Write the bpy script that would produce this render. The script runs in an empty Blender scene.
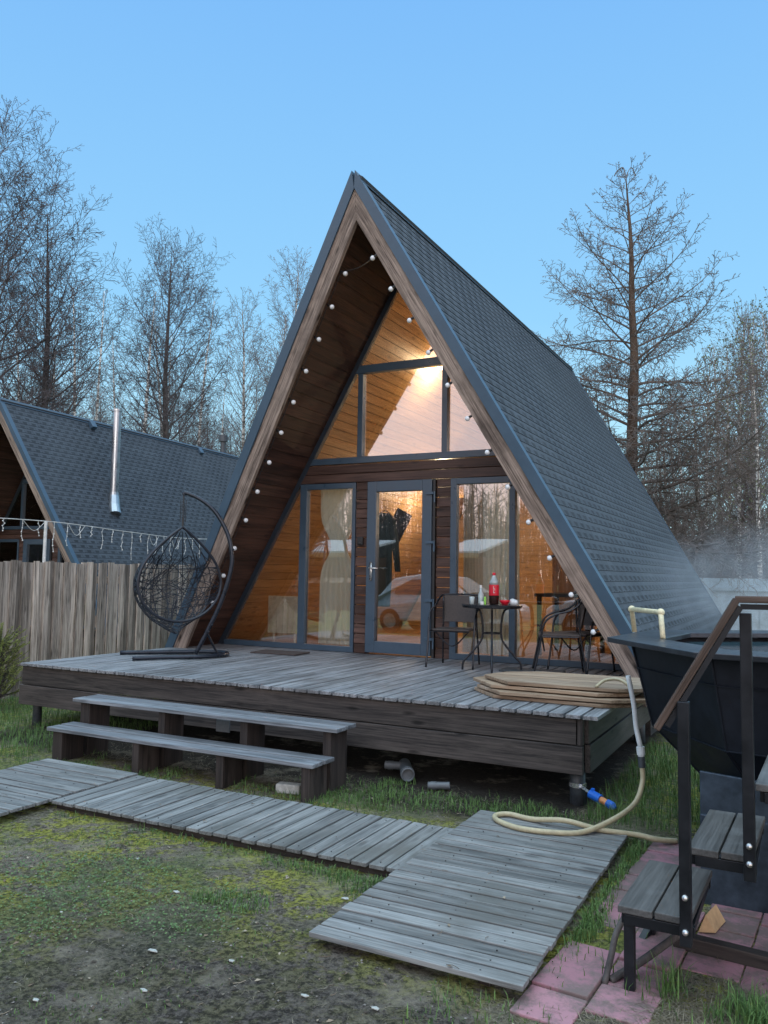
import bpy, math, random
from mathutils import Vector, Matrix, noise
R_ = math.radians
rng = random.Random(7)
sc = bpy.context.scene
COL = sc.collection
V = Vector
GZ = -0.65            # ground level; z = 0 is the top of the deck

# ------------------------------------------------------------------ mesh builder
class MB:
    def __init__(s):
        s.v = []; s.f = []; s.r = []; s.g = []
    def face(s, idx, gr, r):
        s.f.append(idx); s.g.extend(gr); s.r.append(r)
    def box(s, c, d, R=None, r=None, ax=None):
        c = V(c); hx, hy, hz = d[0]/2, d[1]/2, d[2]/2
        r = rng.random() if r is None else r
        off = V((rng.uniform(0, 50), rng.uniform(0, 50), rng.uniform(0, 50)))
        if ax is None: ax = max(range(3), key=lambda i: d[i])
        o1, o2 = [(1, 2), (0, 2), (0, 1)][ax]
        P = [V((x*hx, y*hy, z*hz)) for x in (-1, 1) for y in (-1, 1) for z in (-1, 1)]
        b = len(s.v)
        for p in P: s.v.append(c + (R @ p if R else p))
        for q in ((0,1,3,2),(4,6,7,5),(0,4,5,1),(2,3,7,6),(0,2,6,4),(1,5,7,3)):
            s.face([b+i for i in q], [V((P[i][ax]+off.x, P[i][o1]+off.y, P[i][o2]+off.z)) for i in q], r)
    def beam(s, a, b_, w, h, up=(0, 0, 1), r=None):
        a = V(a); b_ = V(b_); d = (b_-a); L = d.length; d.normalize()
        u = V(up); sx = d.cross(u).normalized(); uu = sx.cross(d)
        R = Matrix((d, sx, uu)).transposed()
        s.box((a+b_)/2, (L, w, h), R, r, 0)
    def prism(s, pts, off, r=None, ax=None):
        """solid: polygon pts (3D) swept by off; ax = grain direction"""
        r = rng.random() if r is None else r
        pts = [V(p) for p in pts]; off = V(off); n = len(pts); b = len(s.v)
        s.v += pts + [p+off for p in pts]
        ro = V((rng.uniform(0, 50), rng.uniform(0, 50), rng.uniform(0, 50)))
        if ax is not None:
            a = V(ax).normalized(); t = a.cross(off.normalized())
            if t.length < .01: t = a.orthogonal()
            t.normalize(); w = a.cross(t)
            G = lambda p: V((p.dot(a), p.dot(t), p.dot(w))) + ro
        else: G = lambda p: p + ro
        nn = sum(((pts[i]-pts[0]).cross(pts[(i+1) % n]-pts[0]) for i in range(n)), V((0,0,0)))
        fl = nn.dot(off) > 0
        A = list(range(b, b+n)); B = list(range(b+n, b+2*n))
        fa = A[::-1] if fl else A; fb = B if fl else B[::-1]
        s.face(fa, [G(s.v[i]) for i in fa], r); s.face(fb, [G(s.v[i]) for i in fb], r)
        for i in range(n):
            j = (i+1) % n; q = [A[i], A[j], B[j], B[i]]
            if not fl: q = q[::-1]
            s.face(q, [G(s.v[k]) for k in q], r)
    def tube(s, pts, rad, n=8, r=None, cap=True, closed=False):
        r = rng.random() if r is None else r
        pts = [V(p) for p in pts]; m = len(pts)
        if not isinstance(rad, (list, tuple)): rad = [rad]*m
        b = len(s.v); L = 0; prev = None; Ls = []
        for i, p in enumerate(pts):
            if closed: t = pts[(i+1) % m] - pts[i-1]
            else: t = pts[min(i+1, m-1)] - pts[max(i-1, 0)]
            if t.length < 1e-9: t = V((0, 0, 1))
            t.normalize()
            if prev is None: a = t.orthogonal().normalized()
            else:
                a = prev - t*prev.dot(t)
                if a.length < 1e-6: a = t.orthogonal()
                a.normalize()
            prev = a; c = t.cross(a)
            if i: L += (pts[i]-pts[i-1]).length
            Ls.append(L)
            for k in range(n):
                th = 2*math.pi*k/n
                s.v.append(p + (a*math.cos(th) + c*math.sin(th))*rad[i])
        mm = m if closed else m-1
        for i in range(mm):
            i2 = (i+1) % m
            for k in range(n):
                k2 = (k+1) % n
                q = [b+i*n+k, b+i*n+k2, b+i2*n+k2, b+i2*n+k]
                l1 = Ls[i]; l2 = Ls[i2] if i2 else L
                s.face(q, [V((l1, k/n, 0)), V((l1, (k+1)/n, 0)), V((l2, (k+1)/n, 0)), V((l2, k/n, 0))], r)
        if cap and not closed:
            q = [b+k for k in range(n)][::-1]; s.face(q, [V((0, 0, 0))]*n, r)
            q = [b+(m-1)*n+k for k in range(n)]; s.face(q, [V((0, 0, 0))]*n, r)
    def lathe(s, c, prof, n=20, r=None, R=None):
        r = rng.random() if r is None else r
        c = V(c); b = len(s.v); m = len(prof)
        for (q, z) in prof:
            for k in range(n):
                th = 2*math.pi*k/n; p = V((q*math.cos(th), q*math.sin(th), z))
                s.v.append(c + (R @ p if R else p))
        for i in range(m-1):
            for k in range(n):
                k2 = (k+1) % n
                q = [b+i*n+k, b+i*n+k2, b+(i+1)*n+k2, b+(i+1)*n+k]
                s.face(q, [V((0, 0, 0))]*4, r)
        if prof[0][0] > 1e-4: s.face([b+k for k in range(n)][::-1], [V((0,0,0))]*n, r)
        if prof[-1][0] > 1e-4: s.face([b+(m-1)*n+k for k in range(n)], [V((0,0,0))]*n, r)
    def ball(s, c, rad, n=10, r=None):
        pr = [(max(1e-5, rad*math.sin(math.pi*i/n)), -rad*math.cos(math.pi*i/n)) for i in range(n+1)]
        s.lathe(c, pr, n, r)
    def quad(s, pts, r=None):
        r = rng.random() if r is None else r
        b = len(s.v); s.v += [V(p) for p in pts]
        s.face(list(range(b, b+len(pts))), [V(p) for p in pts], r)

WO = {}      # world origin of every object
def _mesh(name, mb, mat, org, smooth=False):
    me = bpy.data.meshes.new(name)
    me.from_pydata([tuple(p-org) for p in mb.v], [], mb.f)
    a = me.attributes.new('rnd', 'FLOAT', 'FACE'); a.data.foreach_set('value', mb.r)
    g = me.attributes.new('gr', 'FLOAT_VECTOR', 'CORNER')
    fl = [c for p in mb.g for c in p]; g.data.foreach_set('vector', fl)
    if mat: me.materials.append(mat)
    if smooth: me.polygons.foreach_set('use_smooth', [True]*len(me.polygons))
    me.update()
    return me
def tag(o, label=None, cat=None, group=None, kind=None):
    if label: o['label'] = label
    if cat: o['category'] = cat
    if group: o['group'] = group
    if kind: o['kind'] = kind
    return o
def thing(name, label, cat, loc=(0, 0, 0), group=None):
    o = bpy.data.objects.new(name, None); COL.objects.link(o); o.empty_display_size = .1
    o.location = loc; WO[o.name] = V(loc)
    return tag(o, label, cat, group)
def part(name, mb, mat, parent, label=None, smooth=False, bevel=0, kind=None):
    org = WO[parent.name]
    o = bpy.data.objects.new(name, _mesh(name, mb, mat, org, smooth)); COL.objects.link(o)
    o.parent = parent; WO[o.name] = org
    if bevel: _bev(o, bevel)
    return tag(o, label, kind=kind)
def single(name, mb, mat, label=None, cat=None, loc=(0, 0, 0), group=None, kind=None, smooth=False, bevel=0):
    org = V(loc)
    o = bpy.data.objects.new(name, _mesh(name, mb, mat, org, smooth)); COL.objects.link(o)
    o.location = org; WO[o.name] = org
    if bevel: _bev(o, bevel)
    return tag(o, label, cat, group, kind)
def _bev(o, w):
    m = o.modifiers.new('bevel', 'BEVEL'); m.width = w; m.segments = 2; m.limit_method = 'ANGLE'; m.angle_limit = R_(40)
def copy_tree(o, parent=None):
    c = o.copy(); COL.objects.link(c); c.parent = parent
    WO[c.name] = WO[o.name]
    for ch in list(o.children): copy_tree(ch, c)
    return c
def bez(p0, p1, p2, p3, n=10):
    p0, p1, p2, p3 = map(V, (p0, p1, p2, p3))
    return [p0*(1-t)**3 + p1*3*t*(1-t)**2 + p2*3*t*t*(1-t) + p3*t**3 for t in [i/n for i in range(n+1)]]
def smooth_path(P, n=6):
    P = [V(p) for p in P]; Q = [P[0]*2-P[1]] + P + [P[-1]*2-P[-2]]; out = []
    for i in range(1, len(Q)-2):
        a, b, c, d = Q[i-1:i+3]
        for k in range(n):
            t = k/n
            out.append(.5*((2*b) + (c-a)*t + (2*a-5*b+4*c-d)*t*t + (3*b-a-3*c+d)*t**3))
    out.append(P[-1]); return out
def rotz(a): return Matrix.Rotation(a, 3, 'Z')

# ------------------------------------------------------------------ materials
class NT:
    def __init__(s, name):
        s.m = bpy.data.materials.new(name); s.m.use_nodes = True; s.t = s.m.node_tree
        s.b = s.t.nodes['Principled BSDF']; s.out = s.t.nodes['Material Output']
    def n(s, typ, **k):
        nd = s.t.nodes.new(typ)
        for a, v in k.items(): setattr(nd, a, v)
        return nd
    def l(s, a, b): s.t.links.new(a, b)
    def attr(s, name): return s.n('ShaderNodeAttribute', attribute_name=name)
    def coord(s, which='Object'): return s.n('ShaderNodeTexCoord').outputs[which]
    def map(s, src, scale=(1, 1, 1), loc=(0, 0, 0)):
        m = s.n('ShaderNodeMapping'); m.inputs['Scale'].default_value = scale; m.inputs['Location'].default_value = loc
        s.l(src, m.inputs['Vector']); return m.outputs[0]
    def noise(s, vec, scale, detail=4, rough=.55, dist=0):
        t = s.n('ShaderNodeTexNoise'); t.inputs['Scale'].default_value = scale; t.inputs['Detail'].default_value = detail
        t.inputs['Roughness'].default_value = rough; t.inputs['Distortion'].default_value = dist
        if vec is not None: s.l(vec, t.inputs['Vector'])
        return t.outputs['Fac']
    def ramp(s, fac, stops):
        r = s.n('ShaderNodeValToRGB'); e = r.color_ramp.elements
        while len(e) < len(stops): e.new(.5)
        for i, (p, c) in enumerate(stops):
            e[i].position = p
            e[i].color = (c, c, c, 1) if isinstance(c, (int, float)) else (*c, 1)
        s.l(fac, r.inputs[0]); return r.outputs[0]
    def mix(s, fac, a, b, mode='MIX'):
        m = s.n('ShaderNodeMix', data_type='RGBA', blend_type=mode)
        for sock, v in ((m.inputs['Factor'], fac), (m.inputs['A'], a), (m.inputs['B'], b)):
            if isinstance(v, (int, float)): sock.default_value = v
            elif isinstance(v, tuple): sock.default_value = (*v, 1)
            else: s.l(v, sock)
        return m.outputs['Result']
    def math(s, op, a, b=0.0):
        m = s.n('ShaderNodeMath', operation=op)
        for i, v in enumerate((a, b)):
            if isinstance(v, (int, float)): m.inputs[i].default_value = v
            else: s.l(v, m.inputs[i])
        return m.outputs[0]
    def bump(s, h, strength=.3, dist=.01):
        b = s.n('ShaderNodeBump'); b.inputs['Strength'].default_value = strength; b.inputs['Distance'].default_value = dist
        s.l(h, b.inputs['Height']); s.l(b.outputs[0], s.b.inputs['Normal'])
    def set(s, col=None, rough=.6, metal=0, spec=None):
        if col is not None:
            if isinstance(col, tuple): s.b.inputs['Base Color'].default_value = (*col, 1)
            else: s.l(col, s.b.inputs['Base Color'])
        if isinstance(rough, (int, float)): s.b.inputs['Roughness'].default_value = rough
        else: s.l(rough, s.b.inputs['Roughness'])
        s.b.inputs['Metallic'].default_value = metal
        if spec is not None: s.b.inputs['Specular IOR Level'].default_value = spec
        return s.m

def wood(name, dark, light, rough=.65, knots=.5, vary=.45, stain=None, worn=None, bump=.35):
    N = NT(name); gr = N.attr('gr').outputs['Vector']; rnd = N.attr('rnd').outputs['Fac']
    fine = N.noise(N.map(gr, (2.6, 85, 85)), 1, 6, .7)
    ring = N.noise(N.map(gr, (.9, 14, 14)), 1, 3, .5, .6)
    g = N.math('ADD', N.math('MULTIPLY', fine, .65), N.math('MULTIPLY', ring, .35))
    col = N.mix(N.ramp(g, [(.40, 0.), (.60, 1.)]), dark, light)
    v = N.n('ShaderNodeTexVoronoi'); v.inputs['Scale'].default_value = 1
    N.l(N.map(gr, (2.6, 9, 9)), v.inputs['Vector'])
    kn = N.ramp(v.outputs['Distance'], [(.08, 1.), (.2, 0.)])
    col = N.mix(N.math('MULTIPLY', kn, knots), col, tuple(c*.3 for c in dark))
    m = N.math('ADD', 1-vary/2, N.math('MULTIPLY', rnd, vary))
    mc = N.n('ShaderNodeCombineColor')
    for i in range(3): N.l(m, mc.inputs[i])
    col = N.mix(1.0, col, mc.outputs[0], 'MULTIPLY')
    big = N.noise(N.coord(), 1.3, 5, .6)
    if stain: col = N.mix(N.ramp(big, [(.5, 0.), (.68, .75)]), col, stain)
    if worn:
        w = N.noise(N.map(gr, (1.2, 7, 7)), 1, 6, .7)
        col = N.mix(N.ramp(w, [(.54, 0.), (.70, .6)]), col, worn)
    N.bump(N.math('SUBTRACT', g, N.math('MULTIPLY', kn, .3)), bump, .006)
    return N.set(col, N.ramp(fine, [(.3, rough-.12), (.7, min(1, rough+.15))]), spec=.3)

def plain(name, col, rough=.5, metal=0, dirt=.25, scale=6, bump=0, spec=None):
    N = NT(name); c = N.coord()
    n1 = N.noise(c, scale, 6, .65); n2 = N.noise(c, scale*7, 3, .6)
    k = N.math('ADD', N.math('MULTIPLY', n1, .7), N.math('MULTIPLY', n2, .3))
    cc = N.mix(N.ramp(k, [(.35, 0.), (.65, 1.)]), tuple(x*(1-dirt) for x in col), tuple(min(1, x*(1+dirt)) for x in col))
    if bump: N.bump(n2, bump, .004)
    return N.set(cc, N.ramp(n1, [(.3, max(.05, rough-.1)), (.7, min(1, rough+.12))]), metal, spec)

M = {}
M['deck'] = wood('weathered deck boards', (.085, .088, .095), (.29, .29, .30), .55, .4, .3, stain=(.095, .09, .09), worn=(.33, .345, .38))
M['walk'] = wood('weathered walkway boards', (.085, .088, .088), (.255, .255, .25), .6, .6, .38, stain=(.10, .098, .088), worn=(.29, .30, .305))
M['fascia'] = wood('dark stained planks', (.02, .018, .018), (.085, .072, .066), .6, .9, .35, worn=(.105, .09, .08))
M['step'] = wood('grey step planks', (.075, .08, .088), (.235, .245, .265), .5, .4, .35, worn=(.29, .31, .335))
M['block'] = wood('step support timber', (.022, .018, .017), (.06, .048, .043), .7, .5)
M['clad'] = wood('brown stained cladding', (.036, .019, .015), (.105, .06, .048), .5, .85, .6, bump=.5)
M['soffit'] = wood('brown soffit boards', (.018, .009, .007), (.085, .04, .028), .55, .6, .5, bump=.5)
M['rake'] = wood('worn brown rake board', (.07, .05, .04), (.38, .30, .25), .6, 1., .2, stain=(.05, .036, .03), worn=(.36, .29, .245), bump=.8)
M['fence'] = wood('raw weathered fence boards', (.13, .107, .09), (.52, .45, .385), .8, .6, 1.2, worn=(.52, .46, .41), bump=.8)
M['pine'] = wood('interior pine boards', (.40, .235, .11), (.64, .42, .22), .4, .5, .25, bump=.2)
M['pinefloor'] = wood('interior floor boards', (.22, .12, .06), (.36, .21, .11), .35, .3, .25)
M['ply'] = wood('sun bleached lid boards', (.16, .10, .062), (.38, .275, .19), .65, .3, .45, worn=(.5, .43, .36))
M['rail'] = wood('varnished brown handrail', (.04, .027, .021), (.12, .083, .066), .38, .3, .1)
M['tread'] = wood('frosty dark grey treads', (.06, .058, .056), (.115, .112, .11), .55, .3, .3, stain=(.22, .225, .23), bump=.2)
M['frame'] = plain('anthracite window profile', (.045, .074, .108), .35, 0, .08)
M['gframe'] = plain('dark gable profile', (.022, .030, .042), .35, 0, .1)
M['trim'] = plain('anthracite sheet metal trim', (.05, .09, .135), .42, .1, .12, 2)
M['blacksteel'] = plain('black painted steel', (.012, .014, .018), .38, .3, .35)
M['tubsteel'] = plain('blackened tub steel', (.013, .017, .026), .5, .4, .4, 3, .1)
M['tubrim'] = plain('tub rim steel', (.05, .055, .065), .35, .5, .4, 4)
M['basesteel'] = plain('blue grey scuffed steel', (.045, .065, .09), .4, .5, .5, 4)
M['galv'] = plain('galvanised pipe', (.38, .40, .42), .33, .9, .2, 5)
M['steelbolt'] = plain('zinc bolts', (.6, .6, .6), .3, .9)
M['handle'] = plain('brushed door handle', (.6, .6, .58), .25, .8)
M['white'] = plain('white painted', (.6, .6, .58), .5)
M['bulb'] = plain('frosted bulb glass', (.72, .74, .76), .25, 0, .05)
M['blackplastic'] = plain('black plastic', (.02, .02, .022), .45)
M['egg'] = plain('dark rattan cord', (.012, .016, .026), .45)
M['eggframe'] = plain('dark blue grey stand tube', (.02, .026, .038), .3, .4)
M['rattan'] = plain('brown woven rattan', (.05, .038, .034), .6, 0, .5, 60, .6)
M['chairmetal'] = plain('dark chair tube', (.03, .032, .038), .28, .6)
M['tabletop'] = plain('smoked glass table top', (.02, .022, .026), .08)
M['hose'] = plain('cream garden hose', (.42, .36, .23), .45, 0, .2, 12)
M['whitepipe'] = plain('white plastic pipe', (.62, .66, .68), .35, 0, .12)
M['creampipe'] = plain('yellowed plastic pipe', (.62, .55, .36), .45, 0, .25, 20)
M['bluevalve'] = plain('bright blue valve plastic', (.01, .12, .55), .35)
M['orangering'] = plain('orange fitting', (.6, .25, .1), .5)
M['clampsteel'] = plain('bright pipe clamp', (.75, .78, .8), .2, .8)
M['post'] = plain('steel pile', (.055, .065, .075), .5, .2, .4, 10)
M['curtain'] = plain('pale grey green curtain', (.72, .78, .75), .8, 0, .15, 20)
M['curtain2'] = plain('taupe curtain', (.42, .41, .37), .8, 0, .15, 20)
M['coat'] = plain('dark green coat cloth', (.018, .04, .038), .85, 0, .3, 30)
M['board'] = plain('dark brown board', (.035, .028, .03), .6)
M['radiator'] = plain('cream radiator', (.78, .72, .62), .4)
M['mat'] = plain('dark rubber mat', (.03, .04, .045), .6, 0, .4, 25)
M['brownmat'] = plain('brown doormat', (.06, .045, .042), .9, 0, .4, 60, .4)
M['greypipe'] = plain('grey sewer pipe', (.10, .11, .12), .4)
M['stone'] = plain('pale broken block', (.42, .42, .39), .85, 0, .35, 30, .5)
M['cola'] = plain('dark cola', (.02, .008, .006), .08)
M['red'] = plain('red label', (.6, .01, .03), .4)
M['glassy'] = plain('clear bottle glass', (.35, .40, .40), .06)
M['lime'] = plain('lime green plastic', (.25, .6, .08), .4)
M['tile'] = plain('pinkish tile', (.3, .2, .2), .8)
M['firewood'] = plain('split firewood', (.5, .33, .18), .8)
M['carwhite'] = plain('white car paint', (.5, .48, .49), .2)
M['carglass'] = plain('dark car glass', (.03, .04, .05), .05)
M['tyre'] = plain('tyre rubber', (.02, .02, .02), .8)
M['palesheet'] = plain('pale bluish fence sheet', (.34, .45, .52), .5, 0, .25, 3)
M['lamp'] = None
N = NT('warm lamp glow'); N.b.inputs['Emission Color'].default_value = (1, .62, .25, 1); N.b.inputs['Emission Strength'].default_value = 9; M['lamp'] = N.set((1, .8, .5))

# steel tub water
N = NT('steaming water'); c = N.coord(); N.bump(N.noise(c, 8, 2), .1, .01); M['water'] = N.set((.06, .10, .12), .06)

def fabric(name, col):
    N = NT(name); N.t.nodes.remove(N.b); d = N.n('ShaderNodeBsdfDiffuse'); t = N.n('ShaderNodeBsdfTranslucent'); m = N.n('ShaderNodeMixShader')
    d.inputs[0].default_value = (*col, 1); t.inputs[0].default_value = (*col, 1); m.inputs[0].default_value = .28
    N.l(d.outputs[0], m.inputs[1]); N.l(t.outputs[0], m.inputs[2]); N.l(m.outputs[0], N.out.inputs[0]); return N.m
M['curtain'] = fabric('thin pale curtain', (.86, .94, .97)); M['curtain2'] = fabric('thin taupe curtain', (.66, .66, .64))
# glass: reflection over see-through
def glass(name, refl, tint):
    N = NT(name); t = N.n('ShaderNodeBsdfTransparent'); t.inputs[0].default_value = (*tint, 1)
    g = N.n('ShaderNodeBsdfGlossy'); g.inputs['Roughness'].default_value = .012; g.inputs[0].default_value = (1, 1, 1, 1)
    fr = N.n('ShaderNodeFresnel'); fr.inputs[0].default_value = 1.5
    f = N.math('MINIMUM', N.math('ADD', refl, fr.outputs[0]), 1.0)
    m = N.n('ShaderNodeMixShader'); N.l(f, m.inputs[0]); N.l(t.outputs[0], m.inputs[1]); N.l(g.outputs[0], m.inputs[2])
    nz = N.noise(N.coord(), .9, 2)
    b = N.n('ShaderNodeBump'); b.inputs['Strength'].default_value = .06; b.inputs['Distance'].default_value = .02
    N.l(nz, b.inputs['Height']); N.l(b.outputs[0], g.inputs['Normal'])
    N.l(m.outputs[0], N.out.inputs[0]); return N.m
M['glass'] = glass('window glass', .14, (.86, .86, .84))

# shingles
N = NT('bitumen shingles'); rnd = N.attr('rnd').outputs['Fac']; c = N.coord()
sp = N.noise(c, 260, 2, .8); bg = N.noise(c, 1.2, 4)
col = N.mix(N.ramp(rnd, [(0., 0.), (.05, .62), (.8, .8), (1., 1.)]), (.012, .014, .018), (.078, .092, .112))
col = N.mix(N.math('MULTIPLY', sp, .5), col, (.05, .06, .072))
col = N.mix(N.ramp(bg, [(.4, 0.), (.7, .35)]), col, (.085, .098, .112))
N.bump(sp, .4, .002); M['shingle'] = N.set(col, .75, spec=.3)

# bark
def bark(name, a, b, birch=False):
    N = NT(name); gr = N.attr('gr').outputs['Vector']; c = N.coord()
    if birch:
        n = N.noise(N.map(c, (3, 3, 14)), 1, 5, .7)
        n2 = N.noise(N.map(c, (1, 1, 1.2)), 1, 3)
        k = N.ramp(n, [(.42, 0.), (.52, 1.)])
        col = N.mix(k, a, b); col = N.mix(N.ramp(n2, [(.5, 0.), (.65, .7)]), col, (.12, .10, .085))
    else:
        n = N.noise(N.map(c, (9, 9, 2)), 1, 6, .7)
        col = N.mix(N.ramp(n, [(.35, 0.), (.65, 1.)]), a, b)
    N.bump(n, .8, .02); return N.set(col, .9, spec=.15)
M['bark'] = bark('dark grey bark', (.045, .04, .04), (.12, .105, .10))
M['larchbark'] = bark('brown larch bark', (.05, .035, .027), (.14, .10, .075))
M['birchbark'] = bark('white birch bark', (.07, .06, .055), (.72, .70, .66), True)
M['twig'] = plain('dark twigs', (.085, .075, .08), .9, 0, .3, 1)
M['larchtwig'] = plain('brown larch twigs', (.125, .105, .095), .9, 0, .3, 1)
M['birchtwig'] = plain('purplish birch twigs', (.15, .13, .13), .9, 0, .3, 1)
def leafm(name, a, b):
    N = NT(name); rnd = N.attr('rnd').outputs['Fac']; return N.set(N.mix(rnd, a, b), .6, spec=.2)
M['bud'] = leafm('young birch leaves', (.10, .13, .05), (.20, .22, .10))
M['needle'] = leafm('yellow green needles', (.09, .13, .04), (.30, .34, .10))
M['grass'] = leafm('grass blades', (.045, .10, .03), (.14, .23, .07))
M['drygrass'] = leafm('dry straw', (.11, .09, .06), (.27, .23, .165))
M['clover'] = leafm('clover leaves', (.055, .10, .04), (.13, .20, .075))

# ground
N = NT('mossy yard soil'); c = N.coord()
big = N.noise(N.map(c, (1, 1, 1)), .75, 5, .6, .4); mid = N.noise(c, 3.2, 6, .7, .3); fin = N.noise(c, 38, 6, .75); vf = N.noise(c, 160, 3, .7)
soil = N.mix(N.ramp(fin, [(.42, 0.), (.58, 1.)]), (.07, .058, .047), (.34, .285, .23))
straw = N.mix(N.ramp(vf, [(.35, 0.), (.65, 1.)]), (.10, .085, .06), (.50, .43, .33))
moss = N.mix(N.ramp(fin, [(.42, 0.), (.55, 1.)]), (.10, .11, .02), (.46, .45, .075))
grs = N.mix(N.ramp(fin, [(.40, 0.), (.58, 1.)]), (.065, .09, .038), (.20, .24, .10))
col = N.mix(N.ramp(N.noise(N.map(c, (1, 1, 1), (7, 3, 0)), 1.1, 6, .7), [(.48, 0.), (.62, .8)]), soil, straw)
mo2 = N.math('ADD', N.math('MULTIPLY', mid, .6), N.math('MULTIPLY', N.noise(c, 14, 5, .7), .4)); col = N.mix(N.ramp(mo2, [(.465, 0.), (.53, .95)]), col, moss)
col = N.mix(N.ramp(big, [(.48, 0.), (.60, .75)]), col, grs)
sx = N.n('ShaderNodeSeparateXYZ'); N.l(c, sx.inputs[0])
# bare trodden earth along the front path (x > 1.5, y < -5.6)
fx = N.n('ShaderNodeMapRange'); fx.inputs[1].default_value = 1.3; fx.inputs[2].default_value = 2.2; N.l(N.math('ADD', sx.outputs[0], N.math('MULTIPLY', mid, 1.0)), fx.inputs[0])
fy = N.n('ShaderNodeMapRange'); fy.inputs[1].default_value = -5.0; fy.inputs[2].default_value = -5.8; N.l(N.math('ADD', sx.outputs[1], N.math('MULTIPLY', big, .6)), fy.inputs[0])
bare = N.math('MULTIPLY', fx.outputs[0], fy.outputs[0])
earth = N.mix(N.ramp(fin, [(.42, 0.), (.60, 1.)]), (.03, .026, .024), (.17, .145, .13))
col = N.mix(N.math('MULTIPLY', bare, .85), col, earth)
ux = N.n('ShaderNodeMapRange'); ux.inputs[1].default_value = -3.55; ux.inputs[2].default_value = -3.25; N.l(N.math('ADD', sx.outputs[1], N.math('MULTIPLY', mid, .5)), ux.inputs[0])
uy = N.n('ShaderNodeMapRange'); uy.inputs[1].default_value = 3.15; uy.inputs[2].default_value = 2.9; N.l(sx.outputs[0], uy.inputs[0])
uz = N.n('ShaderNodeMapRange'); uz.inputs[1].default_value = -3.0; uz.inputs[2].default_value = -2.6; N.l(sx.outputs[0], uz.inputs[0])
shaded_soil = N.mix(N.ramp(fin, [(.35, 0.), (.7, 1.)]), (.018, .014, .012), (.055, .045, .038))  # dark soil under the deck, darkened further to paint in the deck's shade
col = N.mix(N.math('MULTIPLY', N.math('MULTIPLY', ux.outputs[0], uy.outputs[0]), uz.outputs[0]), col, shaded_soil)
grain_ = N.n('ShaderNodeTexVoronoi'); grain_.inputs['Scale'].default_value = 70; N.l(c, grain_.inputs['Vector'])
col = N.mix(N.ramp(grain_.outputs['Distance'], [(.05, .0), (.6, .25)]), col, (.06, .05, .038))
lt = N.noise(N.map(c, (1, 1, 1), (3, 8, 2)), 2.1, 7, .75); col = N.mix(N.ramp(lt, [(.54, 0.), (.66, .6)]), col, (.36, .31, .24))
N.bump(N.math('ADD', N.math('MULTIPLY', fin, .6), N.math('MULTIPLY', vf, .4)), 1.0, .045)
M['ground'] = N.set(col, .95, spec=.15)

N = NT('pink painted paving'); c = N.coord(); rnd = N.attr('rnd').outputs['Fac']
n1 = N.noise(c, 4, 7, .75); n2 = N.noise(c, 60, 4, .7)
col = N.mix(rnd, (.29, .125, .155), (.40, .19, .22))
col = N.mix(N.ramp(n1, [(.42, 0.), (.54, .92)]), col, (.12, .095, .08))  # extra overhead sky glow, added out of view to brighten the yard below
col = N.mix(N.math('MULTIPLY', n2, .4), col, (.24, .15, .17))
N.bump(n2, .5, .004); M['paving'] = N.set(col, .85)

# =================================================================== GROUND
def axis(lo, hi, f0, f1, fine):
    xs = []; x = f0
    while x <= f1: xs.append(x); x += fine
    s = fine; x = f1
    while x < hi: s *= 1.35; x += s; xs.append(min(x, hi))
    s = fine; x = f0; L = []
    while x > lo: s *= 1.35; x -= s; L.append(max(x, lo))
    return L[::-1] + xs
def gh(x, y):
    d = max(0, 1-math.hypot(x-1, y+4)/14)
    return GZ + d*(noise.noise(V((x*1.3, y*1.3, 0)))*.014 + noise.noise(V((x*5, y*5, 3)))*.010 + noise.noise(V((x*14, y*14, 9)))*.006)
xs = axis(-220, 220, -7, 5.5, .06); ys = axis(-220, 300, -8.2, 1, .06)
mb = MB(); nx = len(xs)
for y in ys:
    for x in xs: mb.v.append(V((x, y, gh(x, y))))
for j in range(len(ys)-1):
    for i in range(nx-1):
        mb.f.append([j*nx+i, j*nx+i+1, (j+1)*nx+i+1, (j+1)*nx+i])
mb.r = [0.5]*len(mb.f); mb.g = [V((0, 0, 0))]*(4*len(mb.f))
single('ground', mb, M['ground'], kind='structure', smooth=True)

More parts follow.
